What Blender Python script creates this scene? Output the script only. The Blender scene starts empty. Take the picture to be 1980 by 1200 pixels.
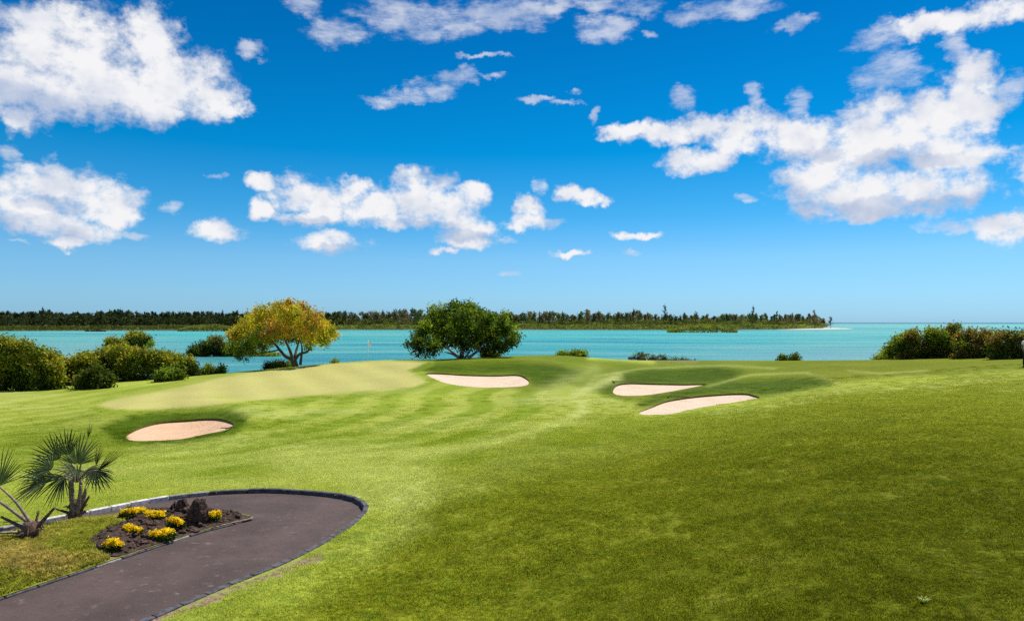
import bpy, bmesh, math, random
import numpy as np
from mathutils import Vector, Matrix, geometry as mgeo

R = math.radians
random.seed(7)
rng = np.random.default_rng(7)
sc = bpy.context.scene
COL = sc.collection

# ------------------------------------------------------------------ camera
CAMZ, F, HY = 7.0, 1400.0, 623.0       # eye height over the water, focal length in photo pixels, horizon row
cam_d = bpy.data.cameras.new('camera'); cam = bpy.data.objects.new('camera', cam_d); COL.objects.link(cam)
cam.location = (0, 0, CAMZ)
PITCH = math.atan((HY - 600) / F)
cam.rotation_euler = (R(90) + PITCH, 0, 0)
cam_d.sensor_width = 36; cam_d.lens = 36 * F / 1980
cam_d.clip_start = 0.1; cam_d.clip_end = 60000
sc.camera = cam

# ------------------------------------------------------------------ light
SUN_AZ, SUN_EL = 44, 60                # azimuth clockwise from +Y
sd = Vector((math.sin(R(SUN_AZ)) * math.cos(R(SUN_EL)), math.cos(R(SUN_AZ)) * math.cos(R(SUN_EL)), math.sin(R(SUN_EL))))
sun_d = bpy.data.lights.new('sun', 'SUN'); sun = bpy.data.objects.new('sun', sun_d); COL.objects.link(sun)
sun_d.energy = 4.4; sun_d.angle = R(0.55); sun_d.color = (1.0, 0.95, 0.86)
sun.rotation_euler = sd.to_track_quat('Z', 'Y').to_euler()
sc.view_settings.view_transform = 'Standard'; sc.view_settings.look = 'None'
sc.view_settings.exposure = 0.35; sc.view_settings.gamma = 1; sc.view_settings.use_curve_mapping = False
sc.cycles.max_bounces = 6; sc.cycles.transparent_max_bounces = 8
sc.cycles.use_adaptive_sampling = True; sc.cycles.adaptive_threshold = 0.02
sc.cycles.use_denoising = False
SKY_STRENGTH = 0.07

class NT:
    """small helper that writes node trees"""
    def __init__(s, tree): s.t = tree; s.n = tree.nodes; s.l = tree.links
    def put(s, sock, v):
        if v is None: return
        if isinstance(v, bpy.types.NodeSocket): s.l.new(v, sock)
        else:
            try: sock.default_value = v
            except Exception: sock.default_value = tuple(v) + (1,)
    def math(s, op, a, b=None, c=None, clamp=False):
        n = s.n.new('ShaderNodeMath'); n.operation = op; n.use_clamp = clamp
        for i, v in enumerate((a, b, c)): s.put(n.inputs[i], v)
        return n.outputs[0]
    def vec(s, op, a, b=None, c=None, val=False):
        n = s.n.new('ShaderNodeVectorMath'); n.operation = op
        for i, v in enumerate((a, b, c)): s.put(n.inputs[i], v)
        return n.outputs['Value' if val else 'Vector']
    def xyz(s, x, y, z):
        n = s.n.new('ShaderNodeCombineXYZ')
        for i, v in enumerate((x, y, z)): s.put(n.inputs[i], v)
        return n.outputs[0]
    def sep(s, v):
        n = s.n.new('ShaderNodeSeparateXYZ'); s.put(n.inputs[0], v); return n.outputs
    def noise(s, vec, scale, detail=4, rough=.55, dist=0, color=False):
        n = s.n.new('ShaderNodeTexNoise'); s.put(n.inputs['Vector'], vec)
        n.inputs['Scale'].default_value = scale; n.inputs['Detail'].default_value = detail
        n.inputs['Roughness'].default_value = rough; n.inputs['Distortion'].default_value = dist
        return n.outputs['Color' if color else 0]
    def mapr(s, v, a, b, c=0, d=1, smooth=True):
        n = s.n.new('ShaderNodeMapRange'); n.interpolation_type = 'SMOOTHSTEP' if smooth else 'LINEAR'
        s.put(n.inputs[0], v)
        for i, x in enumerate((a, b, c, d)): s.put(n.inputs[i + 1], x)
        return n.outputs[0]
    def mix(s, f, a, b, mode='MIX'):
        n = s.n.new('ShaderNodeMix'); n.data_type = 'RGBA'; n.blend_type = mode
        s.put(n.inputs[0], f); s.put(n.inputs[6], a if isinstance(a, bpy.types.NodeSocket) else tuple(a) + (1,))
        s.put(n.inputs[7], b if isinstance(b, bpy.types.NodeSocket) else tuple(b) + (1,))
        return n.outputs[2]

# ------------------------------------------------------------------ sky: blue air and cloud field by direction
CUMULUS = [(60,90,110,75),(170,110,140,88),(275,68,72,58),(340,150,105,66),(405,185,68,42),(450,205,38,18),(190,175,210,52),(20,150,120,80),(300,205,110,24),(22,222,48,20),
 (95,355,88,48),(170,385,105,50),(240,412,46,26),(40,400,90,48),(110,438,120,24),(120,462,42,11),(418,447,44,23),
 (498,347,30,17),(575,372,62,42),(630,388,52,46),(500,405,28,20),(600,420,78,14),(685,365,34,26),(722,402,58,34),(800,352,42,32),(815,390,86,50),(872,402,60,44),(908,378,36,26),(905,440,54,24),(895,464,62,17),(858,486,30,8),(780,427,80,20),
 (645,470,64,22),(1020,400,28,24),(1015,430,36,16),(1100,370,34,18),(1146,380,44,14),(1240,452,62,9),(1100,490,32,10),
 (1225,250,60,14),(1290,252,72,24),(1350,236,66,26),(1347,312,66,30),(1440,252,92,38),(1550,272,100,42),(1600,335,96,58),(1700,275,130,64),(1690,230,60,46),(1800,235,90,66),(1872,172,62,60),(1888,215,58,58),(1825,290,110,54),(1650,375,145,40),(1760,360,140,56),(1720,402,150,20),(1600,398,72,14),(1935,432,58,26),(1970,455,50,22),(1900,28,110,26),(1800,45,80,22),(2080,300,110,60),(2120,60,90,40),(-90,420,80,40),(-120,90,90,60)]
WISPY = [(12,298,28,20),(330,398,24,14),(40,471,18,6),(255,455,40,9),(860,342,34,20),(1060,425,32,10),(1040,355,15,18),(1215,489,18,6),(985,529,28,7),(1448,385,18,10),
 (1840,436,70,14),(1720,140,66,44),(1700,70,62,28),(1855,95,30,36),(1955,185,24,46),(1920,295,52,16),(1465,185,20,28),(1545,197,22,34),(1312,180,26,22),
 (765,20,95,34),(850,42,120,30),(960,25,130,30),(1075,12,100,20),(1180,10,110,18),(1170,52,66,22),(1258,55,20,12),(1335,22,40,20),(1430,10,100,24),(1540,42,46,12),(645,62,62,24),(590,15,40,20),(480,95,30,15),
 (738,192,42,11),(785,180,52,14),(840,166,55,18),(892,146,50,18),(942,147,30,8),(1035,198,36,6),(1090,205,40,6),(1110,178,22,8),(1152,215,10,22),(975,465,40,9),(1645,215,28,20),(420,340,22,7),(940,110,60,5)]
SHADED = [(120,215,230,36),(20,185,70,40),(100,400,70,16),(60,440,110,22),(600,428,70,10),(880,455,70,12),(800,436,90,12),(640,484,60,9),(1700,398,200,22),(1750,310,120,16),(1560,300,80,16),(880,330,60,20)]

world = bpy.data.worlds.new('World'); sc.world = world; world.use_nodes = True
w = NT(world.node_tree); w.n.clear()
tc = w.n.new('ShaderNodeTexCoord').outputs['Generated']
dn = w.vec('NORMALIZE', tc)
dx, dy, dz = w.sep(dn)[:3]
az = w.math('MULTIPLY', w.math('ARCTAN2', dx, dy), 1400.0)
el = w.math('MULTIPLY', w.math('ARCSINE', dz), 1400.0)
p = w.xyz(az, el, 0.0)
nz1 = w.noise(w.vec('MULTIPLY', p, (1, 1.25, 1)), 0.0075, 3, .55, color=True)
warp = w.vec('MULTIPLY', w.vec('SUBTRACT', nz1, (.5, .5, .5)), (75, 48, 0))
nz2 = w.noise(p, 0.028, 4, .62, color=True)
warp2 = w.vec('MULTIPLY', w.vec('SUBTRACT', nz2, (.5, .5, .5)), (46, 40, 0))
pw = w.vec('ADD', w.vec('ADD', p, warp), warp2)
def field(blobs, pos):
    acc = None
    for (cx, cy, rx, ry) in blobs:
        X = (cx - 990) / F; e = math.atan2((HY - cy) / F, math.hypot(1, X)) * 1400; a = math.atan(X) * 1400
        k = 1 / (1 + X * X)
        rx_, ry_ = rx * k * 1.05, ry * math.sqrt(k) * 1.05
        q = w.vec('MULTIPLY_ADD', pos, (1 / rx_, 1 / ry_, 0), (-a / rx_, -e / ry_, 0))
        d = w.vec('DOT_PRODUCT', q, q, val=True)
        acc = d if acc is None else w.math('SMOOTH_MIN', acc, d, .16)
    return w.math('MAXIMUM', w.math('SUBTRACT', 1.0, acc), -1.3)
Fc = field(CUMULUS, pw)
Fw = field(WISPY, pw)
# clouds outside the part of the sky that the blobs describe
lf = w.noise(w.vec('MULTIPLY', p, (1, 1.6, 1)), 0.0028, 2, .5)
outm = w.math('MAXIMUM', w.mapr(w.math('ABSOLUTE', az), 960, 1150), w.mapr(el, 640, 800))
Fg = w.math('SUBTRACT', w.math('MULTIPLY', w.math('SUBTRACT', lf, .56), 9), w.math('MULTIPLY', w.math('SUBTRACT', 1, outm), 6))
Fg = w.math('SUBTRACT', Fg, w.mapr(el, 160, 40, 0, 5))
Fg = w.math('MINIMUM', Fg, .9)
Fc = w.math('MAXIMUM', Fc, Fg)
pn = w.vec('MULTIPLY', p, (1, 1.2, 1))
fb = w.noise(pn, 0.018, 9, .64)
fs = w.noise(w.vec('MULTIPLY', w.vec('ADD', p, (9, -14, 3)), (1, 1.2, 1)), 0.016, 4, .58)
fbw = w.noise(w.vec('MULTIPLY', p, (.6, 1.7, 1)), 0.022, 8, .68)
dc = w.mapr(w.math('MULTIPLY_ADD', w.math('SUBTRACT', fb, .5), 3.9, Fc), -.36, .98)
dw = w.math('MULTIPLY', w.mapr(w.math('MULTIPLY_ADD', w.math('SUBTRACT', fbw, .5), 4.0, Fw), -.1, 1.5), .72)
dens = w.math('SUBTRACT', 1, w.math('MULTIPLY', w.math('SUBTRACT', 1, dc), w.math('SUBTRACT', 1, dw)))
# billow shading: denser towards the top right means this spot faces away from the sun
fl1 = w.noise(pn, 0.0085, 3, .5); fl2 = w.noise(w.vec('MULTIPLY', w.vec('ADD', p, (16, 30, 0)), (1, 1.2, 1)), 0.0085, 3, .5)
bil = w.math('ADD', w.math('MULTIPLY', w.math('SUBTRACT', fs, fb), -.9), w.math('MULTIPLY', w.math('SUBTRACT', fl1, fl2), 2.2))
core = w.mapr(Fc, .0, .8)
lit = w.math('ADD', w.math('ADD', .50, bil), w.math('MULTIPLY', core, .40))
sh = w.mapr(field(SHADED, pw), -.6, .7)
lit = w.math('SUBTRACT', lit, w.math('MULTIPLY', sh, .65), clamp=True)
ccol = w.mix(lit, (.52, .61, .79), (1.0, 1.0, 1.0))
sky = w.n.new('ShaderNodeTexSky'); sky.sky_type = 'NISHITA'; sky.sun_disc = False
sky.sun_elevation = R(SUN_EL); sky.sun_rotation = R(SUN_AZ); sky.dust_density = .3; sky.ozone_density = 2.0; sky.air_density = 1.0
hs = w.n.new('ShaderNodeHueSaturation'); hs.inputs['Saturation'].default_value = 1.0
w.l.new(sky.outputs[0], hs.inputs['Color'])
ramp = w.n.new('ShaderNodeValToRGB'); SKY_RAMP = ramp
w.put(ramp.inputs[0], w.math('MULTIPLY', el, 1 / 1000.0))
cr = ramp.color_ramp
TINT = [(0.0, (.48, .94, 1.75)), (.05, (.52, .97, 1.58)), (.12, (.50, .98, 1.44)), (.20, (.20, .88, 1.34)), (.32, (.006, .76, 1.24)), (.60, (.001, .54, 1.04)), (1.0, (.001, .44, .90))]
while len(cr.elements) < len(TINT): cr.elements.new(.5)
for e_, (pos_, c_) in zip(cr.elements, TINT): e_.position = pos_; e_.color = c_ + (1,)
air = w.mix(1.0, hs.outputs[0], ramp.outputs[0], 'MULTIPLY')
air = w.vec('MULTIPLY', air, (1.0, 1.0, 1.0))
ccol = w.vec('MULTIPLY', ccol, (10.2, 10.2, 10.4))
fin = w.mix(w.math('MULTIPLY', dens, w.mapr(el, 0, 60)), air, ccol)
bg = w.n.new('ShaderNodeBackground'); bg.inputs[1].default_value = SKY_STRENGTH
w.l.new(fin, bg.inputs[0])
wo = w.n.new('ShaderNodeOutputWorld'); w.l.new(bg.outputs[0], wo.inputs[0])
world.cycles.sampling_method = 'MANUAL'; world.cycles.sample_map_resolution = 256

# ------------------------------------------------------------------ tagging and mesh helpers
def tag(o, label=None, cat=None, group=None, kind=None):
    if label: o['label'] = label
    if cat: o['category'] = cat
    if group: o['group'] = group
    if kind: o['kind'] = kind
    return o
def empty(name, loc, rz=0):
    o = bpy.data.objects.new(name, None); COL.objects.link(o); o.location = loc; o.rotation_euler = (0, 0, rz); o.empty_display_size = .2
    return o
def link(name, me, mat=None, parent=None, loc=None, smooth=False):
    o = bpy.data.objects.new(name, me); COL.objects.link(o)
    if mat is not None and not me.materials: me.materials.append(mat)
    if parent is not None: o.parent = parent
    if loc is not None: o.location = loc
    if smooth: me.polygons.foreach_set('use_smooth', np.ones(len(me.polygons), bool))
    return o
def npmesh(name, V, faces, col=None, colname='tint'):
    """V (n,3), faces (m,k) -> mesh; col (n,3) stored per vertex"""
    V = np.asarray(V, float); faces = np.asarray(faces, np.int32)
    me = bpy.data.meshes.new(name); m, k = faces.shape
    me.vertices.add(len(V)); me.vertices.foreach_set('co', V.ravel())
    me.loops.add(m * k); me.loops.foreach_set('vertex_index', faces.ravel())
    me.polygons.add(m); me.polygons.foreach_set('loop_start', np.arange(m, dtype=np.int32) * k)
    me.update(calc_edges=True)
    if col is not None: setcol(me, col, colname)
    return me
def setcol(me, col, name='tint'):
    a = me.color_attributes.new(name, 'FLOAT_COLOR', 'POINT')
    col = np.asarray(col, float); c = np.ones((len(me.vertices), 4)); c[:, :col.shape[-1]] = col; a.data.foreach_set('color', c.ravel())
class MB:
    def __init__(s): s.v = []; s.f = []
    def add(s, V, Fc):
        b = len(s.v); s.v += [tuple(x) for x in V]; s.f += [tuple(i + b for i in f) for f in Fc]
    def box(s, c, d, M=None):
        c = Vector(c); V = []
        for sx, sy, sz in ((-1,-1,-1),(1,-1,-1),(1,1,-1),(-1,1,-1),(-1,-1,1),(1,-1,1),(1,1,1),(-1,1,1)):
            q = Vector((sx * d[0] / 2, sy * d[1] / 2, sz * d[2] / 2)); V.append((M @ q if M else q) + c)
        s.add(V, [(0,3,2,1),(4,5,6,7),(0,1,5,4),(1,2,6,5),(2,3,7,6),(3,0,4,7)])
    def tube(s, pts, rad, n=7, jit=0.0):
        pts = [Vector(q) for q in pts]; rings = []; prev = None
        for i, q in enumerate(pts):
            d = (pts[min(i + 1, len(pts) - 1)] - pts[max(i - 1, 0)]).normalized()
            a = Vector((0, 0, 1)) if abs(d.z) < .9 else Vector((1, 0, 0))
            if prev is not None: a = prev
            x = (a - d * a.dot(d)).normalized(); y = d.cross(x); prev = x
            r = rad[i] if hasattr(rad, '__len__') else rad
            rings.append([q + (x * math.cos(t) + y * math.sin(t)) * r * (1 + random.uniform(-jit, jit)) for t in [2 * math.pi * k / n for k in range(n)]])
        V = [v for r_ in rings for v in r_]; Fc = []
        for i in range(len(rings) - 1):
            for k in range(n):
                a, b = i * n + k, i * n + (k + 1) % n
                Fc.append((a, b, b + n, a + n))
        Fc.append(tuple(range(n))[::-1]); Fc.append(tuple((len(rings) - 1) * n + k for k in range(n)))
        s.add(V, Fc)
    def build(s, name, mat, parent=None, loc=None, smooth=False):
        me = bpy.data.meshes.new(name); me.from_pydata(s.v, [], s.f); me.update()
        return link(name, me, mat, parent, loc, smooth)
def spline(P, n):
    """Catmull-Rom through P, n samples per span"""
    P = [Vector(q) for q in P]; out = []
    Q = [P[0] * 2 - P[1]] + P + [P[-1] * 2 - P[-2]]
    for i in range(1, len(Q) - 2):
        for k in range(n):
            t = k / n; a, b, c, d = Q[i - 1], Q[i], Q[i + 1], Q[i + 2]
            out.append(.5 * ((2 * b) + (c - a) * t + (2 * a - 5 * b + 4 * c - d) * t * t + (3 * b - a - 3 * c + d) * t ** 3))
    out.append(P[-1]); return out

# ------------------------------------------------------------------ materials
def material(name):
    m = bpy.data.materials.new(name); m.use_nodes = True; t = NT(m.node_tree)
    bs = t.n['Principled BSDF']; return m, t, bs
def wpos(t): return t.n.new('ShaderNodeNewGeometry').outputs['Position']
def opos(t): return t.n.new('ShaderNodeTexCoord').outputs['Object']
def bump(t, bs, h, strength, dist):
    b = t.n.new('ShaderNodeBump'); b.inputs['Strength'].default_value = strength; b.inputs['Distance'].default_value = dist
    t.l.new(h, b.inputs['Height']); t.l.new(b.outputs[0], bs.inputs['Normal'])
def attr(t, name, kind='GEOMETRY'):
    a = t.n.new('ShaderNodeAttribute'); a.attribute_name = name; a.attribute_type = kind; return a
def simple(name, c1, c2, scale, rough=.8, bst=.3, bd=.01, obj_space=False, detail=5, spec=.3):
    m, t, bs = material(name); P = opos(t) if obj_space else wpos(t)
    n = t.noise(P, scale, detail, .6)
    t.put(bs.inputs['Base Color'], t.mix(t.mapr(n, .32, .68), c1, c2)); bs.inputs['Roughness'].default_value = rough
    bs.inputs['Specular IOR Level'].default_value = spec
    if bst: bump(t, bs, n, bst, bd)
    return m

# turf: vertex tint carries the mown colour zones; nodes add blades, mottling, dry specks
def turf_mix(t, tint, P, rgh):
    a = t.noise(P, 1.1, 4, .6); b = t.noise(P, 9.0, 4, .65); c = t.noise(t.vec('ADD', t.vec('MULTIPLY', P, (.55, 1, 1)), t.vec('SCALE', t.noise(P, 1.3, 2, .5, color=True))), 17.0, 4, .72)
    big = t.noise(P, .16, 3, .5)
    f = t.math('MULTIPLY', t.math('MULTIPLY', t.mapr(a, .28, .72, .85, 1.15), t.mapr(b, .28, .72, .72, 1.28)), t.mapr(c, .25, .75, .45, 1.55))
    f = t.math('MULTIPLY_ADD', t.math('SUBTRACT', f, 1.0), rgh, 1.0)
    col = t.vec('SCALE', tint); t.l.new(f, col.node.inputs['Scale'])
    dry = t.math('MULTIPLY', t.mapr(t.math('ADD', t.math('MULTIPLY', b, .5), t.math('MULTIPLY', a, .5)), .53, .70), t.math('MULTIPLY', rgh, .42))
    lum = t.vec('DOT_PRODUCT', col, (.35, .6, .05), val=True)
    dc = t.vec('SCALE', (1.22, 1.0, .30)); t.l.new(t.math('MULTIPLY', lum, 1.12), dc.node.inputs['Scale'])
    grn_ = t.math('MULTIPLY', t.mapr(t.noise(P, 2.3, 4, .65), .54, .68), t.math('MULTIPLY', rgh, .38))
    out = t.mix(dry, col, dc)
    return t.mix(grn_, out, t.vec('MULTIPLY', out, (.60, .92, 1.1))), c, b, big
M = {}
m, t, bs = material('turf'); P = wpos(t)
ta = attr(t, 'tint'); tint = ta.outputs['Color']
col, c_, b_, big_ = turf_mix(t, tint, P, ta.outputs['Alpha'])
soilm = attr(t, 'soil').outputs['Fac']
sn = t.noise(P, 9.0, 6, .75)
sf = t.mapr(t.math('ADD', soilm, t.math('MULTIPLY', t.math('SUBTRACT', sn, .5), 2.0)), .42, .6)
soilc = t.mix(t.mapr(t.noise(P, 18, 5, .75), .35, .65), (.06, .035, .024), (.36, .26, .18))
t.put(bs.inputs['Base Color'], t.mix(sf, col, soilc)); bs.inputs['Roughness'].default_value = .85
bs.inputs['Specular IOR Level'].default_value = .03
bump(t, bs, t.math('ADD', c_, b_), .35, .03); M['turf'] = m

m, t, bs = material('grass_blade')
ta = attr(t, 'tint', 'INSTANCER'); ti = ta.outputs['Color']; bl = attr(t, 'shade').outputs['Fac']
col = t.vec('SCALE', ti); t.l.new(t.mapr(bl, 0, 1, 1.3, 1.95), col.node.inputs['Scale'])
oi = t.n.new('ShaderNodeObjectInfo')
col, _, _, _ = turf_mix(t, col, wpos(t), ta.outputs['Alpha'])
t.put(bs.inputs['Base Color'], col); bs.inputs['Roughness'].default_value = .7; bs.inputs['Specular IOR Level'].default_value = .03
gn = t.n.new('ShaderNodeNewGeometry').outputs['Normal']
nn = t.vec('NORMALIZE', t.vec('ADD', t.vec('MULTIPLY', gn, (.45, .45, .45)), (0, 0, 1))); t.l.new(nn, bs.inputs['Normal'])
tr = t.n.new('ShaderNodeBsdfTranslucent'); t.put(tr.inputs[0], t.vec('MULTIPLY', col, (1.1, 1.15, .6)))
mx = t.n.new('ShaderNodeMixShader'); mx.inputs[0].default_value = .35
t.l.new(bs.outputs[0], mx.inputs[1]); t.l.new(tr.outputs[0], mx.inputs[2]); t.l.new(mx.outputs[0], t.n['Material Output'].inputs[0])
M['blade'] = m

def leafmat(name, rough=.5, trans=.3, spec=.3, gain=(1.2, 1.2, .6), amp=.25):
    m, t, bs = material(name)
    c = attr(t, 'tint').outputs['Color']
    n = t.noise(opos(t), 3.0, 3, .6)
    col = t.vec('SCALE', c); t.l.new(t.mapr(n, .3, .7, 1 - amp, 1 + amp), col.node.inputs['Scale'])
    t.put(bs.inputs['Base Color'], col); bs.inputs['Roughness'].default_value = rough; bs.inputs['Specular IOR Level'].default_value = spec
    tr = t.n.new('ShaderNodeBsdfTranslucent'); t.put(tr.inputs[0], t.vec('MULTIPLY', col, gain))
    mx = t.n.new('ShaderNodeMixShader'); mx.inputs[0].default_value = trans
    t.l.new(bs.outputs[0], mx.inputs[1]); t.l.new(tr.outputs[0], mx.inputs[2]); t.l.new(mx.outputs[0], t.n['Material Output'].inputs[0])
    return m
M['leaf'] = leafmat('leaf', .65, .42, .10, (1.5, 1.5, .7))
M['needle'] = leafmat('needle', .9, .25, .02)
M['frond'] = leafmat('frond', .6, .22, .18, amp=.15)
M['petal'] = leafmat('petal', .6, .3, .2, (1, .9, .3))
M['bark'] = simple('bark', (.045, .033, .024), (.15, .115, .085), 9, .9, .6, .03)
M['palebark'] = simple('pale_bark', (.20, .17, .14), (.45, .40, .34), 7, .9, .5, .03)
M['palm_bark'] = simple('palm_bark', (.07, .04, .03), (.20, .12, .08), 22, .9, .8, .02)
M['petiole'] = simple('petiole', (.16, .12, .09), (.34, .26, .19), 12, .5, .3, .01)
M['lava'] = simple('lava_rock', (.022, .013, .010), (.13, .075, .055), 14, .95, 1.0, .05, obj_space=True, detail=8)
M['kerb_dark'] = simple('dark_kerb', (.045, .045, .055), (.12, .11, .12), 9, .85, .4, .01)
M['kerb_grey'] = simple('grey_kerb', (.16, .15, .15), (.34, .32, .31), 11, .85, .4, .01)
M['kerb_pale'] = simple('pale_kerb', (.42, .39, .37), (.80, .76, .72), 12, .8, .3, .008)
M['white'] = simple('white_cloth', (.78, .78, .80), (.84, .84, .85), 6, .8, 0)
M['polewhite'] = simple('pole_paint', (.70, .70, .68), (.82, .82, .80), 6, .4, 0)
M['trouser'] = simple('dark_cloth', (.010, .010, .016), (.022, .022, .03), 15, .9, .2)
M['skin'] = simple('skin', (.22, .11, .07), (.27, .14, .09), 10, .6, 0)
M['hair'] = simple('hair', (.02, .012, .01), (.035, .02, .015), 30, .7, .3)
M['metal'] = simple('rake_metal', (.05, .05, .045), (.09, .09, .08), 12, .5, 0)
M['rakewood'] = simple('rake_wood', (.06, .04, .02), (.12, .08, .05), 12, .7, 0)
M['shore_rock'] = simple('shore_rock', (.02, .017, .015), (.09, .075, .06), 3, .95, .8, .1)

m, t, bs = material('sand'); P = wpos(t)
n1 = t.noise(P, .9, 4, .6); n2 = t.noise(P, 30, 4, .7); n3 = t.noise(t.vec('MULTIPLY', P, (.5, 3, 1)), 3.5, 3, .6)
c = t.mix(t.mapr(t.math('ADD', t.math('MULTIPLY', n1, .6), t.math('MULTIPLY', n3, .4)), .35, .65), (.63, .475, .345), (.72, .56, .42))
tint = attr(t, 'tint').outputs['Color']
t.put(bs.inputs['Base Color'], t.mix(1.0, c, tint, 'MULTIPLY')); bs.inputs['Roughness'].default_value = .95; bs.inputs['Specular IOR Level'].default_value = .1
n5 = t.noise(P, 5, 3, .6); bump(t, bs, t.math('ADD', t.math('ADD', n3, n5), t.math('MULTIPLY', n2, .4)), .9, .07); M['sand'] = m
M['lip'] = simple('cut_turf_edge', (.045, .05, .01), (.12, .11, .03), 12, .95, .8, .03)
M['beach'] = simple('beach_sand', (.48, .42, .34), (.62, .56, .48), .05, .95, .2, .05)

m, t, bs = material('asphalt'); P = wpos(t)
n1 = t.noise(P, .8, 5, .6); n2 = t.noise(P, 80, 3, .7); n3 = t.noise(P, 2.6, 6, .7)
c = t.mix(t.mapr(n1, .3, .7), (.060, .041, .037), (.098, .068, .060))
c = t.mix(t.mapr(n2, .55, .8), c, (.19, .16, .15))
n4 = t.noise(t.vec('MULTIPLY', P, (1, 1.6, 1)), 5.0, 5, .7); c = t.mix(t.math('MULTIPLY', t.mapr(n3, .58, .74), .4), c, (.20, .15, .13)); c = t.mix(t.math('MULTIPLY', t.mapr(n4, .60, .70), .45), c, (.27, .21, .19)); c = t.mix(t.math('MULTIPLY', t.mapr(n4, .42, .30), .5), c, (.045, .036, .035))
vo = t.n.new('ShaderNodeTexVoronoi'); vo.feature = 'DISTANCE_TO_EDGE'; vo.inputs['Scale'].default_value = .35
t.put(vo.inputs['Vector'], t.vec('ADD', P, t.vec('SCALE', t.noise(P, 1.5, 4, .7, color=True))))
crk = t.mapr(vo.outputs['Distance'], .0, .008, 1, 0)
c = t.mix(t.math('MULTIPLY', crk, .3), c, (.03, .025, .025))
t.put(bs.inputs['Base Color'], c); bs.inputs['Roughness'].default_value = .85; bs.inputs['Specular IOR Level'].default_value = .25
bump(t, bs, t.math('ADD', n2, n3), .5, .012); M['asphalt'] = m
M['soil'] = simple('dark_soil', (.018, .011, .009), (.095, .058, .042), 14, .95, 1.0, .05, detail=8)

m, t, bs = material('water'); P = wpos(t); X_, Y_, Z_ = t.sep(P)[:3]
ld = t.math('LOGARITHM', t.math('MAXIMUM', Y_, 10), 10)
pp = t.xyz(t.math('MULTIPLY', t.math('DIVIDE', X_, t.math('MAXIMUM', Y_, 20)), 1.6), t.math('MULTIPLY', ld, 13), 0)
b1 = t.noise(pp, 1.6, 5, .6, .4); b2 = t.noise(pp, .7, 3, .5)
rp = t.n.new('ShaderNodeValToRGB'); t.put(rp.inputs[0], t.math('MULTIPLY_ADD', t.math('SUBTRACT', b2, .5), .08, t.mapr(ld, 1.9, 4.3, 0, 1, False)))
W = [(0.0, (.018, .20, .205)), (.12, (.025, .25, .245)), (.25, (.035, .33, .30)), (.34, (.06, .38, .33)), (.42, (.025, .32, .34)), (.50, (.10, .42, .35)), (.60, (.12, .43, .35)), (.68, (.03, .25, .27)), (.76, (.01, .11, .20)), (1.0, (.006, .07, .17))]
while len(rp.color_ramp.elements) < len(W): rp.color_ramp.elements.new(.5)
for e_, (q, c) in zip(rp.color_ramp.elements, W): e_.position = q; e_.color = c + (1,)
wc = t.mix(t.math('MULTIPLY', t.mapr(b1, .50, .64), .8), rp.outputs[0], (.13, .33, .29))
wc = t.mix(t.math('MULTIPLY', t.mapr(b1, .48, .36), .75), wc, (.012, .16, .22))
lf_ = t.math('MULTIPLY', t.mapr(t.math('DIVIDE', X_, t.math('MAXIMUM', Y_, 20)), -.25, -.6), t.mapr(Y_, 420, 150))
wc = t.mix(t.math('MULTIPLY', lf_, .5), wc, (.16, .31, .29))
lf_ = t.math('MULTIPLY', t.mapr(t.math('DIVIDE', X_, t.math('MAXIMUM', Y_, 20)), .15, .35), t.mapr(Y_, 260, 120))
wc = t.mix(t.math('MULTIPLY', lf_, .6), wc, (.15, .33, .31))
t.put(bs.inputs['Base Color'], wc); bs.inputs['Roughness'].default_value = .38; bs.inputs['IOR'].default_value = 1.33
bs.inputs['Specular IOR Level'].default_value = .28
r1 = t.noise(t.vec('MULTIPLY', P, (.6, 1, 1)), .5, 3, .6); r2 = t.noise(P, .12, 3, .6)
bump(t, bs, t.math('ADD', r1, t.math('MULTIPLY', r2, 2)), .5, .25); M['water'] = m

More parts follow.
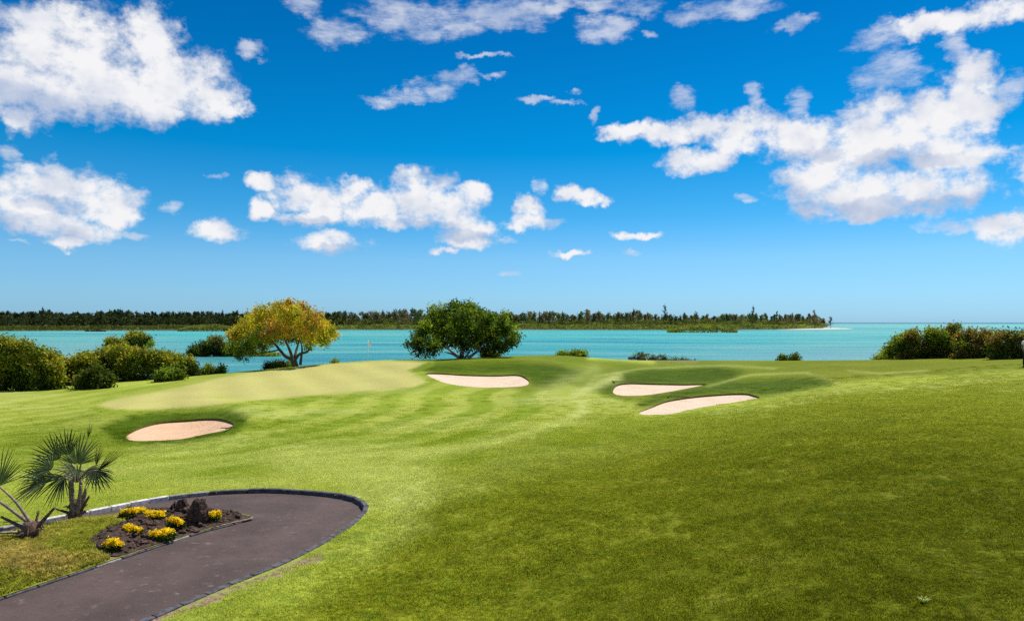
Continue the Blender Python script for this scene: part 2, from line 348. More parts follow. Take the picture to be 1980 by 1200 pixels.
# ------------------------------------------------------------------ terrain: heights through known points
CP = [ # photo column, photo row, distance
 (990,1200,9.6),(700,1200,9.8),(500,1200,9.95),(300,1200,10.2),(100,1200,10.2),(0,1200,10.2),(1300,1200,8.3),(1600,1200,7.5),(1980,1200,7.1),
 (0,1100,12.33),(300,1100,12.33),(550,1090,12.6),(0,1040,14.1),(300,1040,14.1),(600,1040,14.1),(700,1000,15.6),(760,970,16.6),(200,990,16.0),(400,960,17.45),(600,948,18.1),(100,1005,15.4),(-200,1060,13.5),(-300,1200,10.2),
 (0,960,19),(200,930,21.5),(400,915,22.0),(550,915,20.8),(700,900,21.6),(850,900,20.5),(990,900,19.3),(990,1000,13.6),(800,1060,13.1),
 (0,880,27),(200,880,27.5),(450,870,29.5),(600,850,29.6),(800,850,28.8),(950,840,27.5),(1100,830,27.0),
 (0,820,36),(246,848,32),(350,850,32),(450,822,35.5),(350,811,38.5),(200,800,39),(0,790,43),(550,800,38),(700,800,38),(900,800,37),(1090,800,36),
 (300,780,43),(500,762,47),(200,764,50),(800,742,50),(650,752,49),(1100,760,46),
 (0,762,53),(200,750,56),(400,727,63),(500,716,67),(600,706,70),(712,697,72),(780,695,74),(600,725,60),(750,715,62),
 (845,735,52),(920,748,50),(1020,740,52),(830,721,57),(920,725,57),(1000,724,57),(900,708,66),(897,692,76),(990,688,80),(1090,687,83),
 (1200,764,44.5),(1300,757,46.5),(1200,742,52),(1350,742,52),(1150,720,62),(1200,697,80),(1300,697,80),(1400,699,78),(1400,718,64),
 (1270,801,34.5),(1360,787,37),(1450,771,40.5),(1300,772,41.5),(1400,761,44),(1500,745,50),(1500,720,62),(1500,698,77),(1600,697,75),(1600,715,58),(1600,740,44),(1600,770,32.5),
 (1300,850,24),(1300,950,15.2),(1300,1080,10.6),(1600,1000,11.2),(1600,850,18.6),(1750,800,22),(1980,900,13.6),(1980,780,23.5),(1980,730,34),(1980,708,42),(1800,760,31),(1800,718,45),(1800,704,55),(1700,698,65),(1800,1000,10.9),(2200,1000,10),(2300,710,42),(2300,780,23)]
W3 = [ # plain world points: beyond the crest the land drops to the lagoon
 (-60,66,1.2),(-75,82,-.6),(-50,82,.2),(-36,84,.4),(-24,92,.3),(-10,94,.3),(-30,100,-1),(-10,108,-1),(2,100,.8),(14,104,.6),(2,114,-1.5),(20,116,-1.5),(30,100,1.0),(40,96,1.2),(34,112,-1.2),(46,88,1.8),(52,72,3.2),(60,92,0),(70,72,1.8),(80,50,4.0),(60,40,4.5),(40,20,4.6),(24,6,4.4),(60,110,-2),(90,80,-1.2),(100,60,1),
 (-60,50,1.6),(-80,60,0.2),(-60,36,1.9),(-80,40,1.2),(-40,20,2.5),(-30,8,2.7),(-12,0,2.8),(0,0,3.2),(10,2,3.9),(0,-12,3.4),(-14,-12,3.0),(14,-12,4.2),(-40,-10,2.8),(40,-10,4.6),(-90,100,-2.5),(0,125,-2.5),(90,110,-3),(50,130,-3),(-50,130,-3),(-95,20,1.5),(100,20,4)]
cpx = np.array(CP, float)
PX = np.concatenate([np.c_[(cpx[:, 0] - 990) / F * cpx[:, 2], cpx[:, 2], CAMZ - cpx[:, 2] * (cpx[:, 1] - HY) / F], np.array(W3, float)])
# photo rows are measured about a level horizon; the small camera pitch is below a pixel of difference here
def uv(x, y): return np.c_[x / (y + 25) * 1.6, np.log(y + 25)]
def tps(r2): return .5 * r2 * np.log(r2 + 1e-12)
A_ = uv(PX[:, 0], PX[:, 1]); n_ = len(A_)
K = tps(((A_[:, None] - A_[None]) ** 2).sum(-1)) + np.eye(n_) * 2e-4
Pm = np.c_[np.ones(n_), A_]; L = np.block([[K, Pm], [Pm.T, np.zeros((3, 3))]])
sol = np.linalg.solve(L, np.r_[PX[:, 2], np.zeros(3)])
def base_z(x, y):
    x = np.atleast_1d(np.asarray(x, float)); y = np.atleast_1d(np.asarray(y, float)); out = np.empty(len(x))
    for i in range(0, len(x), 40000):
        q = uv(x[i:i + 40000], np.maximum(y[i:i + 40000], -18))
        d = ((q[:, None] - A_[None]) ** 2).sum(-1)
        out[i:i + 40000] = tps(d) @ sol[:n_] + sol[n_] + q @ sol[n_ + 1:]
    return out
RIDGES = []
def relief(x, y):
    z = np.zeros(len(x))
    for line_, amp, wd in RIDGES: z += amp * np.exp(-(dist_line(line_, x, y) / wd) ** 2)
    return z
def to_px(x, y, z): return 990 + F * x / np.maximum(y, .5), HY + F * (CAMZ - z) / np.maximum(y, .5)
def hit(px, py, zf=None, d0=5, d1=110):
    """where the ray through a photo pixel meets the land"""
    zf = zf or base_z
    px = np.atleast_1d(np.asarray(px, float)); py = np.atleast_1d(np.asarray(py, float))
    ds = np.exp(np.linspace(math.log(d0), math.log(d1), 420)); X = (px[:, None] - 990) / F * ds; Z = CAMZ - (py[:, None] - HY) / F * ds
    T = zf(X.ravel(), np.broadcast_to(ds, X.shape).ravel()).reshape(X.shape)
    under = Z < T; k = np.where(under.any(1), under.argmax(1), len(ds) - 1); k = np.maximum(k, 1)
    i = np.arange(len(px)); a = (Z - T)[i, k - 1]; b = (Z - T)[i, k]
    f = np.clip(a / np.where(np.abs(a - b) < 1e-9, 1, a - b), 0, 1); d = ds[k - 1] + (ds[k] - ds[k - 1]) * f
    return np.c_[(px - 990) / F * d, d]
_tps_z = base_z
def base_z(x, y):
    x = np.atleast_1d(np.asarray(x, float)); y = np.atleast_1d(np.asarray(y, float)); return _tps_z(x, y) + relief(x, y)
def sstep(a, b, x): t_ = np.clip((x - a) / (b - a), 0, 1); return t_ * t_ * (3 - 2 * t_)
def inside(P, x, y):
    c = np.zeros(len(x), bool); n = len(P)
    for i in range(n):
        x1, y1 = P[i]; x2, y2 = P[(i + 1) % n]
        if y1 == y2: continue
        c ^= ((y1 > y) != (y2 > y)) & (x < (x2 - x1) * (y - y1) / (y2 - y1) + x1)
    return c
def dist_line(P, x, y, closed=False):
    best = np.full(len(x), 1e9); n = len(P)
    for i in range(n if closed else n - 1):
        ax, ay = P[i]; bx, by = P[(i + 1) % n]; vx, vy = bx - ax, by - ay
        t_ = np.clip(((x - ax) * vx + (y - ay) * vy) / max(vx * vx + vy * vy, 1e-12), 0, 1)
        best = np.minimum(best, np.hypot(x - ax - t_ * vx, y - ay - t_ * vy))
    return best
def sdist(P, x, y): return np.where(inside(P, x, y), 1, -1) * dist_line(P, x, y, True)
def smooth_px(P, n=6, closed=True):
    Q = [(a, b, 0) for a, b in P]
    if closed: Q = Q[-1:] + Q + Q[:2]
    S = spline(Q, n)
    if closed: S = S[n:-(n) - 1 + 0]
    return [(v.x, v.y) for v in S]
_r = [([(205,808),(250,794),(320,785),(400,782),(460,790),(492,806),(480,824)], .32, 1.5), ([(818,708),(900,702),(1000,700),(1060,706),(1090,722)], .28, 3.2),
      ([(1165,742),(1200,726),(1290,716),(1380,714),(1430,722)], .30, 2.2), ([(1225,788),(1290,768),(1370,752),(1440,750),(1480,760)], .14, 1.2), ([(1450,732),(1550,722),(1620,734),(1640,748)], .22, 2.0)]
RIDGES += [(hit(*np.array(l).T), a, w_) for l, a, w_ in _r]
OUTER = [(60,1300),(150,1258),(270,1203),(440,1130),(540,1090),(610,1056),(670,1020),(703,992),(709,977),(690,962),(640,952),(560,946),(500,945),(400,950),(300,963),(200,982),(100,1001),(0,1021),(-150,1052),(-320,1092)]
ISL_LOW = [(492,998),(440,1011),(380,1027),(300,1053),(200,1086),(100,1119),(0,1152),(-120,1192),(-260,1240)]
ISL_UP = [(-420,1125),(-300,1096),(-100,1054),(0,1033),(60,1021),(150,1004),(230,996),(280,990),(340,986),(400,984),(450,987)]
outer = hit(*np.array(smooth_px(OUTER, 6, False)).T)
isl = np.array([(492,998)] + ISL_LOW[1:] + ISL_UP)
isl_px = smooth_px([tuple(q) for q in isl], 5, True)
island = hit(*np.array(isl_px).T)
close = [(-14.5, 9.0), (-9.0, 5.5)]
path_poly = np.r_[outer, np.array([(-18.0, 10.0), (-12.0, 5.0)])]
BUNKERS = [
 [(246,846),(250,838),(275,824),(310,815),(360,811),(400,808),(430,809),(450,816),(452,822),(440,830),(400,838),(350,848),(300,851),(260,851)],
 [(824,722),(850,721),(900,724),(960,725),(1000,724),(1015,729),(1023,737),(1016,745),(980,748),(920,748),(870,742),(845,734)],
 [(1185,754),(1192,744),(1215,740),(1260,741),(1320,742),(1366,742),(1330,750),(1280,759),(1240,764),(1200,764),(1187,760)],
 [(1233,799),(1260,786),(1290,774),(1340,766),(1400,761),(1440,760),(1455,763),(1467,769),(1420,777),(1360,786),(1310,797),(1280,801)]]
bunk = [hit(*np.array(smooth_px(b, 5)).T) for b in BUNKERS]
def land_z(x, y):
    z = base_z(x, y)
    near = (y < 22) & (y > 3) & (x < 3)
    if near.any():
        d = sdist(island, x[near], y[near])
        z[near] += .16 * sstep(.05, .9, d)
    return z
# ---- sheet of turf with real holes for the path and the bunkers
NU, NV = 470, 430
us = np.linspace(-1.15, 1.15, NU); vs = np.linspace(math.log(14), math.log(160), NV)
# column density higher in view
us = np.sign(us) * np.abs(us) ** 1.15
UU, VV = np.meshgrid(us, vs); GY = np.exp(VV) - 25; GX = UU * (GY + 25)
gx, gy = GX.ravel(), GY.ravel()
idx = np.arange(NU * NV).reshape(NV, NU)
keep_quads = np.ones((NV - 1, NU - 1), bool)
def block(polys, pad=3):
    """rows and columns of the grid that hold these outlines"""
    Q = np.concatenate(polys); u = Q[:, 0] / (Q[:, 1] + 25); v = np.log(Q[:, 1] + 25)
    i0, i1 = np.searchsorted(vs, [v.min(), v.max()]); j0, j1 = np.searchsorted(us, [u.min(), u.max()])
    return max(i0 - pad, 0), min(i1 + pad, NV - 1), max(j0 - pad, 0), min(j1 + pad, NU - 1)
allV = [np.c_[gx, gy]]; tris = []; nv = len(gx)
holes = [('path', [path_poly, island])] + [('b', [b]) for b in bunk[:2]] + [('b', [bunk[2], bunk[3]])]
for kind_, polys in holes:
    i0, i1, j0, j1 = block(polys)
    keep_quads[i0:i1, j0:j1] = False
    ids = idx[i0:i1 + 1, j0:j1 + 1].ravel(); x, y = gx[ids], gy[ids]
    border = np.zeros((i1 - i0 + 1, j1 - j0 + 1), bool); border[[0, -1]] = True; border[:, [0, -1]] = True; border = border.ravel()
    tol = .03
    ok = border.copy()
    dmin = np.full(len(x), 1e9)
    for Pl in polys: dmin = np.minimum(dmin, dist_line(Pl, x, y, True))
    ok |= dmin > tol
    ids = ids[ok]; pts = [Vector((a, b)) for a, b in zip(gx[ids], gy[ids])]; n0 = len(pts); edges = []
    extra = []
    for Pl in polys:
        b = n0 + len(extra); extra += [tuple(q) for q in Pl]; edges += [(b + k, b + (k + 1) % len(Pl)) for k in range(len(Pl))]
    pts += [Vector(q) for q in extra]
    vo_, eo, fo, ov, oe, of = mgeo.delaunay_2d_cdt(pts, edges, [], 0, 1e-6)
    vv = np.array([(q.x, q.y) for q in vo_]); ff = np.array([f for f in fo if len(f) == 3])
    mp = np.empty(len(vv), int); newv = []
    for k, o_ in enumerate(ov):
        src = [q for q in o_ if q < n0]
        if src: mp[k] = ids[src[0]]
        else: mp[k] = nv + len(newv); newv.append(vv[k])
    cx_, cy_ = vv[ff].mean(1).T
    if kind_ == 'path': rem = inside(path_poly, cx_, cy_) & ~inside(island, cx_, cy_)
    else:
        rem = np.zeros(len(ff), bool)
        for Pl in polys: rem |= inside(Pl, cx_, cy_)
    tris.append(mp[ff[~rem]]); nv += len(newv)
    if newv: allV.append(np.array(newv))
i, j = np.nonzero(keep_quads)
q = np.c_[idx[i, j], idx[i, j + 1], idx[i + 1, j + 1], idx[i + 1, j]]
tris.append(q[:, [0, 1, 2]]); tris.append(q[:, [0, 2, 3]])
T = np.concatenate(tris); V2 = np.concatenate(allV)
a, b, c = V2[T[:, 0]], V2[T[:, 1]], V2[T[:, 2]]
cr_ = (b[:, 0] - a[:, 0]) * (c[:, 1] - a[:, 1]) - (b[:, 1] - a[:, 1]) * (c[:, 0] - a[:, 0])
T[cr_ < 0] = T[cr_ < 0][:, ::-1]; T = T[np.abs(cr_) > 1e-10]
Zt = land_z(V2[:, 0], V2[:, 1])

bed_px = [(168,1058),(200,1040),(240,1018),(262,1004),(240,996),(240,988),(300,984),(400,984),(450,988),(490,997),(430,1012),(380,1026),(300,1052),(232,1074),(190,1074)]
bed = hit(*np.array(bed_px).T)
GREEN = [(190,782),(230,768),(330,752),(430,728),(520,714),(620,704),(712,699),(790,697),(830,699),(812,708),(790,716),(826,738),(800,748),(700,756),(600,764),(480,776),(380,786),(300,791),(220,791)]
COLLAR_PX = [(1195,728),(1150,745),(1112,762),(1128,780),(1130,795),(1090,815),(1000,845),(900,866),(780,884),(600,905)]
COLLAR = hit(*np.array(smooth_px(COLLAR_PX, 4, False)).T)
# ---- colour zones of the mown grass
def vnoise(x, y, s, seed=0):
    """value noise in numpy"""
    x = x / s + 100 + seed * 17.3; y = y / s + 100 + seed * 7.7
    xi, yi = np.floor(x).astype(int), np.floor(y).astype(int); fx, fy = x - xi, y - yi
    fx = fx * fx * (3 - 2 * fx); fy = fy * fy * (3 - 2 * fy)
    def h(a, b): v = np.sin(a * 127.1 + b * 311.7 + seed * 13.7) * 43758.5453; return v - np.floor(v)
    return (h(xi, yi) * (1 - fx) + h(xi + 1, yi) * fx) * (1 - fy) + (h(xi, yi + 1) * (1 - fx) + h(xi + 1, yi + 1) * fx) * fy
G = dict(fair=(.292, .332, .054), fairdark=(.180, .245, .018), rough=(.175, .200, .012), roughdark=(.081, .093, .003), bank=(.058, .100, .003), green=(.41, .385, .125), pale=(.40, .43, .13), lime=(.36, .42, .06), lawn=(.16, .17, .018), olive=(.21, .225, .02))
G = {k: np.array(v) for k, v in G.items()}
def zones(x, y, z):
    px, py = to_px(x, y, z); n = len(x)
    col = np.tile(G['fair'], (n, 1))
    def blend(mask, c):
        nonlocal col
        mk = np.clip(mask, 0, 1)[:, None]; col = col * (1 - mk) + c * mk
    wob = (vnoise(x, y, 3, 1) - .5) * 8 + (vnoise(x, y, .9, 22) - .5) * 8
    # stripes left by the mower, arcs round the green
    r = dist_line(COLLAR, x, y); st = .5 + .5 * np.sin(r * 2 * math.pi / 2.7 + vnoise(x, y, 7, 2) * 1.6)
    ins = (px < 1150) & (y > 21)
    blend(sstep(.25, .75, st) * np.where(ins, .95, 0) * sstep(1.0, 2.5, r) * (.6 + .4 * sstep(150, 600, px)), G['fairdark'])
    st2 = .5 + .5 * np.sin((y * .8 + x * .25) * 2 * math.pi / 5.5 + vnoise(x, y, 6, 12) * 3)
    blend(sstep(.3, .7, st2) * .25 * (y < 34), G['fairdark'])
    # right-hand hill: rough grass, shade deepening towards the near right painted into its colour
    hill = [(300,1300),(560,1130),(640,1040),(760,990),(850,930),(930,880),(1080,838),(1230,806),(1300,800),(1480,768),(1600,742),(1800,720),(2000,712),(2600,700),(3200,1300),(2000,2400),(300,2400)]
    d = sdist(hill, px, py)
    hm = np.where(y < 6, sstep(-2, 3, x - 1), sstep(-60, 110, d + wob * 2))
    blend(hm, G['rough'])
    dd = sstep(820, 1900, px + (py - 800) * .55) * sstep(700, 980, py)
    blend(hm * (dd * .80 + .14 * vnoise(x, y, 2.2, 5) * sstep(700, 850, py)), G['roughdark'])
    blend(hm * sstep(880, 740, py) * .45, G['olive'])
    streak = vnoise(x * .35 + y * .1, y - x * .2, .9, 8)
    blend(hm * sstep(.4, .9, streak) * .2, G['olive'])
    # left foreground below the green, a little deeper green near the kerb
    blend(sstep(.45, .8, vnoise(x, y, 4.5, 3)) * .35 * (1 - hm), G['fairdark'])
    blend(sstep(.55, .8, vnoise(x * .5, y, 2.5, 9)) * .35 * (1 - hm), G['pale'])
    # back of the course
    back = [(760,700),(820,716),(1022,760),(1100,745),(1180,770),(1290,790),(1500,770),(1610,742),(1700,730),(1980,712),(2300,712),(2300,640),(760,640)]
    bm = sstep(-5, 7, sdist(back, px, py) + wob * .3) * (y > 30)
    blend(bm * .85, np.array((.105, .150, .006)))
    blend(bm * sstep(1300, 1700, px) * .7, np.array((.145, .165, .009)))
    blend(bm * sstep(.45, .8, vnoise(x, y * .5, 3, 14)) * .3, G['olive'])
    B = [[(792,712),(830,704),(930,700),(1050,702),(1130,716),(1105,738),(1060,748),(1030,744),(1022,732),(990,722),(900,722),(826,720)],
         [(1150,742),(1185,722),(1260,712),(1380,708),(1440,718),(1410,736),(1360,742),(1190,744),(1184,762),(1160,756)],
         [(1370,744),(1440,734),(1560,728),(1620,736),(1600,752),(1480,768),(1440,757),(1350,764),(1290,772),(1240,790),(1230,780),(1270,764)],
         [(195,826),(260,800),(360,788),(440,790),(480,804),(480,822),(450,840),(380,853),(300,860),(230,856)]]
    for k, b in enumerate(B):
        blend(sstep(-9, 9, sdist(b, px, py) + wob * .3) * (y > 24) * .96, G['bank'] * (.85 if k != 1 else .8))  # longer rough on the bunker banks, slope shade painted into its dark green
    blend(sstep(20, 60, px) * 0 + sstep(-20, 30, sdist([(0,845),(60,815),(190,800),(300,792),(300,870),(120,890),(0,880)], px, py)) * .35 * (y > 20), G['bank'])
    # putting green and its fringe
    grn = GREEN
    sg = sdist(grn, px, py) + (vnoise(x, y, 2, 4) - .5) * 2
    blend(sstep(-13, -7, sg) * sstep(-1, -5, sg) * .5 * (y > 30), G['fairdark'] * 1.0)
    blend(sstep(-3, 4, sg) * (y > 30), G['green'] * (1 + .06 * np.sin((x * .8 + y * .35) * 2.2))[:, None] * (.95 + .1 * vnoise(x, y, 2.5, 11))[:, None])
    # pale collars
    for line_, wd, s, c in (
        (COLLAR_PX[:-1], 9, .7, 'pale'),
        ([(560,890),(700,905),(830,925),(760,960)], 34, .6, 'pale'), ([(700,930),(780,945),(800,1000),(700,1060)], 32, .35, 'pale'),
        ([(740,1000),(700,1080),(600,1130),(480,1180)], 30, .35, 'lime'),
        ([(1366,747),(1450,724),(1560,720),(1606,734),(1620,744)], 2.2, .4, 'pale'), ([(1130,752),(1150,728),(1240,712),(1400,706),(1500,712)], 2.5, .3, 'pale'), ([(1150,715),(1100,735),(1060,755),(1040,765)], 14, .3, 'pale'),
        ([(1640,716),(1700,722),(1790,716)], 2, .3, 'pale'), ([(1230,806),(1480,772),(1620,745),(1820,732)], 8, .4, 'lime'),
        ([(0,765),(130,772),(190,776),(330,748),(430,722),(560,708)], 5, .5, 'fair'), ([(1140,690),(1200,692),(1260,698)], 6, .9, 'lime'),
        ([(180,905),(400,895),(600,870),(800,862)], 15, .4, 'pale'), ([(0,925),(200,915),(420,935),(560,935)], 14, .3, 'pale'),
        ([(420,768),(560,790),(760,776),(900,762)], 8, .3, 'lime'), ([(200,748),(300,738),(380,724)], 5, .6, 'lime')):
        dl = dist_line(line_, px, py)
        blend(np.exp(-(dl / wd) ** 2) * s * (y > 8), G[c])
    # lawn on the island between the lanes
    near = (y < 22) & (y > 3) & (x < 3)
    im = np.zeros(n); im[near] = sstep(-.02, .02, sdist(island, x[near], y[near]))
    blend(im, G['lawn']); dry = sstep(.45, .8, vnoise(x, y, .9, 6)); blend(im * dry * .55, np.array((.30, .20, .07)))
    # bare earth: along the near kerb, on the back shore
    soil = np.zeros(n)
    sl = [(250,1215),(330,1183),(430,1148),(520,1112),(590,1083),(625,1072)]
    dl = dist_line(sl, px, py); soil = np.maximum(soil, sstep(15, 5, dl) * (y > 5) * .62)
    soil = np.maximum(soil, sstep(6, 1, dist_line([(1215,694),(1350,699)], px, py)) * (y > 60) * .5)
    soil = np.maximum(soil, sstep(1.4, .5, z) * (y > 40))
    gm = sstep(-3, 4, sg) * (y > 30); bkm = np.zeros(n)
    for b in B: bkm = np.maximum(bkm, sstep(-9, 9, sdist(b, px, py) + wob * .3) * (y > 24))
    mow = .5 + .5 * np.sin((np.hypot(x - 4, y - 30)) * 2 * math.pi / 1.9 + vnoise(x, y, 4, 17) * 3)
    col = col * (1 + (bkm * (.30 * vnoise(x, y, 1.1, 18) - .10 + .14 * (mow - .5)))[:, None]); col = col * (1 + ((1 - gm) * sstep(30, 45, y) * .16 * (vnoise(x, y, .8, 19) - .5))[:, None])
    rg = np.clip(.38 + .62 * hm + .7 * im + .5 * bkm, 0, 1.1) * (1 - .75 * gm)
    nb = np.zeros(n); nb[near] = (dist_line(bed, x[near], y[near], True) < .22) * (im[near] > .5)
    soil = np.maximum(soil, nb * .9)
    return np.c_[col, rg], soil
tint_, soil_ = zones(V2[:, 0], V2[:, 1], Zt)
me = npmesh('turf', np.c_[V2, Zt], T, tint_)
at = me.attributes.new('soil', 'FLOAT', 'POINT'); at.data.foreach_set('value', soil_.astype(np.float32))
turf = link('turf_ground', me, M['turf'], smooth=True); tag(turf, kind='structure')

# ------------------------------------------------------------------ water, sea bed
rr = [0, 60, 120, 250, 500, 1000, 2500, 6000, 15000, 45000]; N = 96
V = [(0, 0, 0)] + [(r * math.cos(2 * math.pi * k / N), r * math.sin(2 * math.pi * k / N), 0) for r in rr[1:] for k in range(N)]
fc = [(0, 1 + k, 1 + (k + 1) % N) for k in range(N)] + [(1 + i * N + k, 1 + (i + 1) * N + k, 1 + (i + 1) * N + (k + 1) % N, 1 + i * N + (k + 1) % N) for i in range(len(rr) - 2) for k in range(N)]
me = bpy.data.meshes.new('water'); me.from_pydata(V, [], fc); tag(link('lagoon_water', me, M['water']), kind='structure')

# ------------------------------------------------------------------ path and kerbs
def grid_fill(poly_list, test, step, zf, name, mat, x0, x1, y0, y1, col=None):
    xs = np.arange(x0, x1, step); ys = np.arange(y0, y1, step); X, Y = np.meshgrid(xs, ys); x, y = X.ravel(), Y.ravel()
    d = np.full(len(x), 1e9)
    for Pl in poly_list: d = np.minimum(d, dist_line(Pl, x, y, True))
    ok = test(x, y) & (d > .35 * step); x, y = x[ok], y[ok]
    pts = [Vector(q) for q in zip(x, y)]; edges = []
    for Pl in poly_list:
        b = len(pts); pts += [Vector(q) for q in Pl]; edges += [(b + k, b + (k + 1) % len(Pl)) for k in range(len(Pl))]
    vo_, _, fo, _, _, _ = mgeo.delaunay_2d_cdt(pts, edges, [], 0, 1e-6)
    vv = np.array([(q.x, q.y) for q in vo_]); ff = np.array([f for f in fo if len(f) == 3]); c = vv[ff].mean(1)
    ff = ff[test(c[:, 0], c[:, 1])]
    a, b, c = vv[ff[:, 0]], vv[ff[:, 1]], vv[ff[:, 2]]
    s = (b[:, 0] - a[:, 0]) * (c[:, 1] - a[:, 1]) - (b[:, 1] - a[:, 1]) * (c[:, 0] - a[:, 0]); ff[s < 0] = ff[s < 0][:, ::-1]
    me = npmesh(name, np.c_[vv, zf(vv[:, 0], vv[:, 1])], ff)
    return me, vv
me, _ = grid_fill([path_poly, island], lambda x, y: inside(path_poly, x, y) & ~inside(island, x, y), .4, lambda x, y: base_z(x, y) - .075 + .03 * sstep(.9, .1, dist_line(island, x, y, True)), 'path', M['asphalt'], -19, 0, 4, 20)
tag(link('cart_path', me, M['asphalt'], smooth=True), kind='structure')

def stone_mesh(L, Wd, H, bev=.012):
    bm = bmesh.new(); bmesh.ops.create_cube(bm, size=1)
    bmesh.ops.scale(bm, vec=(L, Wd, H), verts=bm.verts)
    bmesh.ops.bevel(bm, geom=bm.edges[:], offset=bev, segments=1, affect='EDGES')
    me = bpy.data.meshes.new('kerb_stone'); bm.to_mesh(me); bm.free(); return me
def kerb(name, line, L, Wd, H, top, mat_of, side=0):
    root = empty(name, (line[0][0], line[0][1], 0)); tag(root, kind='structure')
    P = [Vector(q) for q in line]; s = [0]
    for k in range(1, len(P)): s.append(s[-1] + (P[k] - P[k - 1]).length)
    n = int(s[-1] / L); meshes = {}
    def at(d):
        k = min(max(int(np.searchsorted(s, d)), 1), len(P) - 1); f = (d - s[k - 1]) / (s[k] - s[k - 1]); return P[k - 1].lerp(P[k], f)
    for k in range(n):
        a, b = at(k * L), at((k + 1) * L); m_ = (a + b) / 2; dr = (b - a).normalized(); ln = (b - a).length
        nrm = Vector((-dr.y, dr.x)) * side; m_ = m_ + nrm
        mat = mat_of(m_); key = (mat.name, random.randrange(3))
        if key not in meshes:
            meshes[key] = stone_mesh(L - .014 - .006 * key[1], Wd * (1 - .04 * key[1]), H); meshes[key].materials.append(mat)
        o = bpy.data.objects.new('kerb_stone', meshes[key]); COL.objects.link(o); o.parent = root
        za, zb = base_z([a.x, b.x], [a.y, b.y])
        z = (za + zb) / 2 + top - H / 2 + random.uniform(-.006, .006)
        o.location = (m_.x - root.location.x, m_.y - root.location.y, z)
        o.rotation_euler = (random.uniform(-.02, .02), -math.atan2(zb - za, ln), math.atan2(dr.y, dr.x) + random.uniform(-.012, .012))
        o.scale = (min(ln / L, 1.0), 1, 1)
    return root
def kerbmat(m_):
    px = 990 + F * m_.x / m_.y
    if m_.y > 13.5 and px < 700:
        if 75 < px < 345: return M['kerb_pale']
        if px < 420: return M['kerb_grey']
    return M['kerb_dark']
kerb('kerb', outer, .46, .12, .22, .03, kerbmat)
il = np.r_[island[-4:], island[:]]
kerb('kerb', np.r_[island, island[:1]], .5, .07, .16, -.012, lambda m_: M['kerb_grey'] if random.random() < .3 else M['kerb_dark'])

# ------------------------------------------------------------------ bunkers
for k, (Pl, lb) in enumerate(zip(bunk, ['a', 'b', 'c', 'd'])):
    x0, y0 = Pl.min(0); x1, y1 = Pl.max(0); cy = Pl[:, 1].mean()
    def zf(x, y):
        d = dist_line(Pl, x, y, True)
        base = base_z(x, y)
        lip = (.09 if k == 0 else .08) * sstep(y0, y0 + (y1 - y0) * .8, y) + .02
        return base - lip - .10 * sstep(0, 1.6, d) + (vnoise(x, y, .7, k) - .5) * .035 * sstep(0, .5, d)
    me, vv = grid_fill([Pl], lambda x, y: inside(Pl, x, y), .3, zf, 'sand', M['sand'], x0, x1, y0, y1)
    setcol(me, np.tile((.97, .82, .70) if k == 0 else (1.0, 1.0, 1.0), (len(me.vertices), 1)))
    root = link('sand_bunker', me, M['sand'], smooth=True); tag(root, kind='structure')
    n = len(Pl); zt = base_z(*Pl.T); zb = zf(*Pl.T) - .05
    V = [(*q, z + .004) for q, z in zip(Pl, zt)] + [(*q, z) for q, z in zip(Pl, zb)]
    me = bpy.data.meshes.new('turf_lip'); me.from_pydata(V, [], [(i, (i + 1) % n, n + (i + 1) % n, n + i) for i in range(n)]); link('turf_lip', me, M['lip'], root)

# ------------------------------------------------------------------ grass blades (patches scattered on the near turf)
def patch(name, n, size, h, wdt, lean=.5):
    a = rng.random(n) * 2 * math.pi; bx = (rng.random(n) - .5) * size; by = (rng.random(n) - .5) * size
    hh = h * (.55 + .75 * rng.random(n)); ln = lean * hh * (.3 + rng.random(n)); a2 = rng.random(n) * 2 * math.pi
    dx_, dy_ = np.cos(a) * wdt / 2, np.sin(a) * wdt / 2; tx, ty = np.cos(a2) * ln, np.sin(a2) * ln
    z0 = np.full(n, -.004)
    A = np.stack([np.c_[bx - dx_, by - dy_, z0], np.c_[bx + dx_, by + dy_, z0], np.c_[bx + dx_ * .7 + tx * .4, by + dy_ * .7 + ty * .4, hh * .6], np.c_[bx - dx_ * .7 + tx * .4, by - dy_ * .7 + ty * .4, hh * .6], np.c_[bx + tx, by + ty, hh]], 1).reshape(-1, 3)
    b = np.arange(n)[:, None] * 5
    me = npmesh(name, A, np.r_[b + [0, 1, 2], b + [0, 2, 3], b + [3, 2, 4]])
    at = me.attributes.new('shade', 'FLOAT', 'POINT'); at.data.foreach_set('value', np.repeat(rng.random(n), 5).astype(np.float32))
    me.materials.append(M['blade']); return me
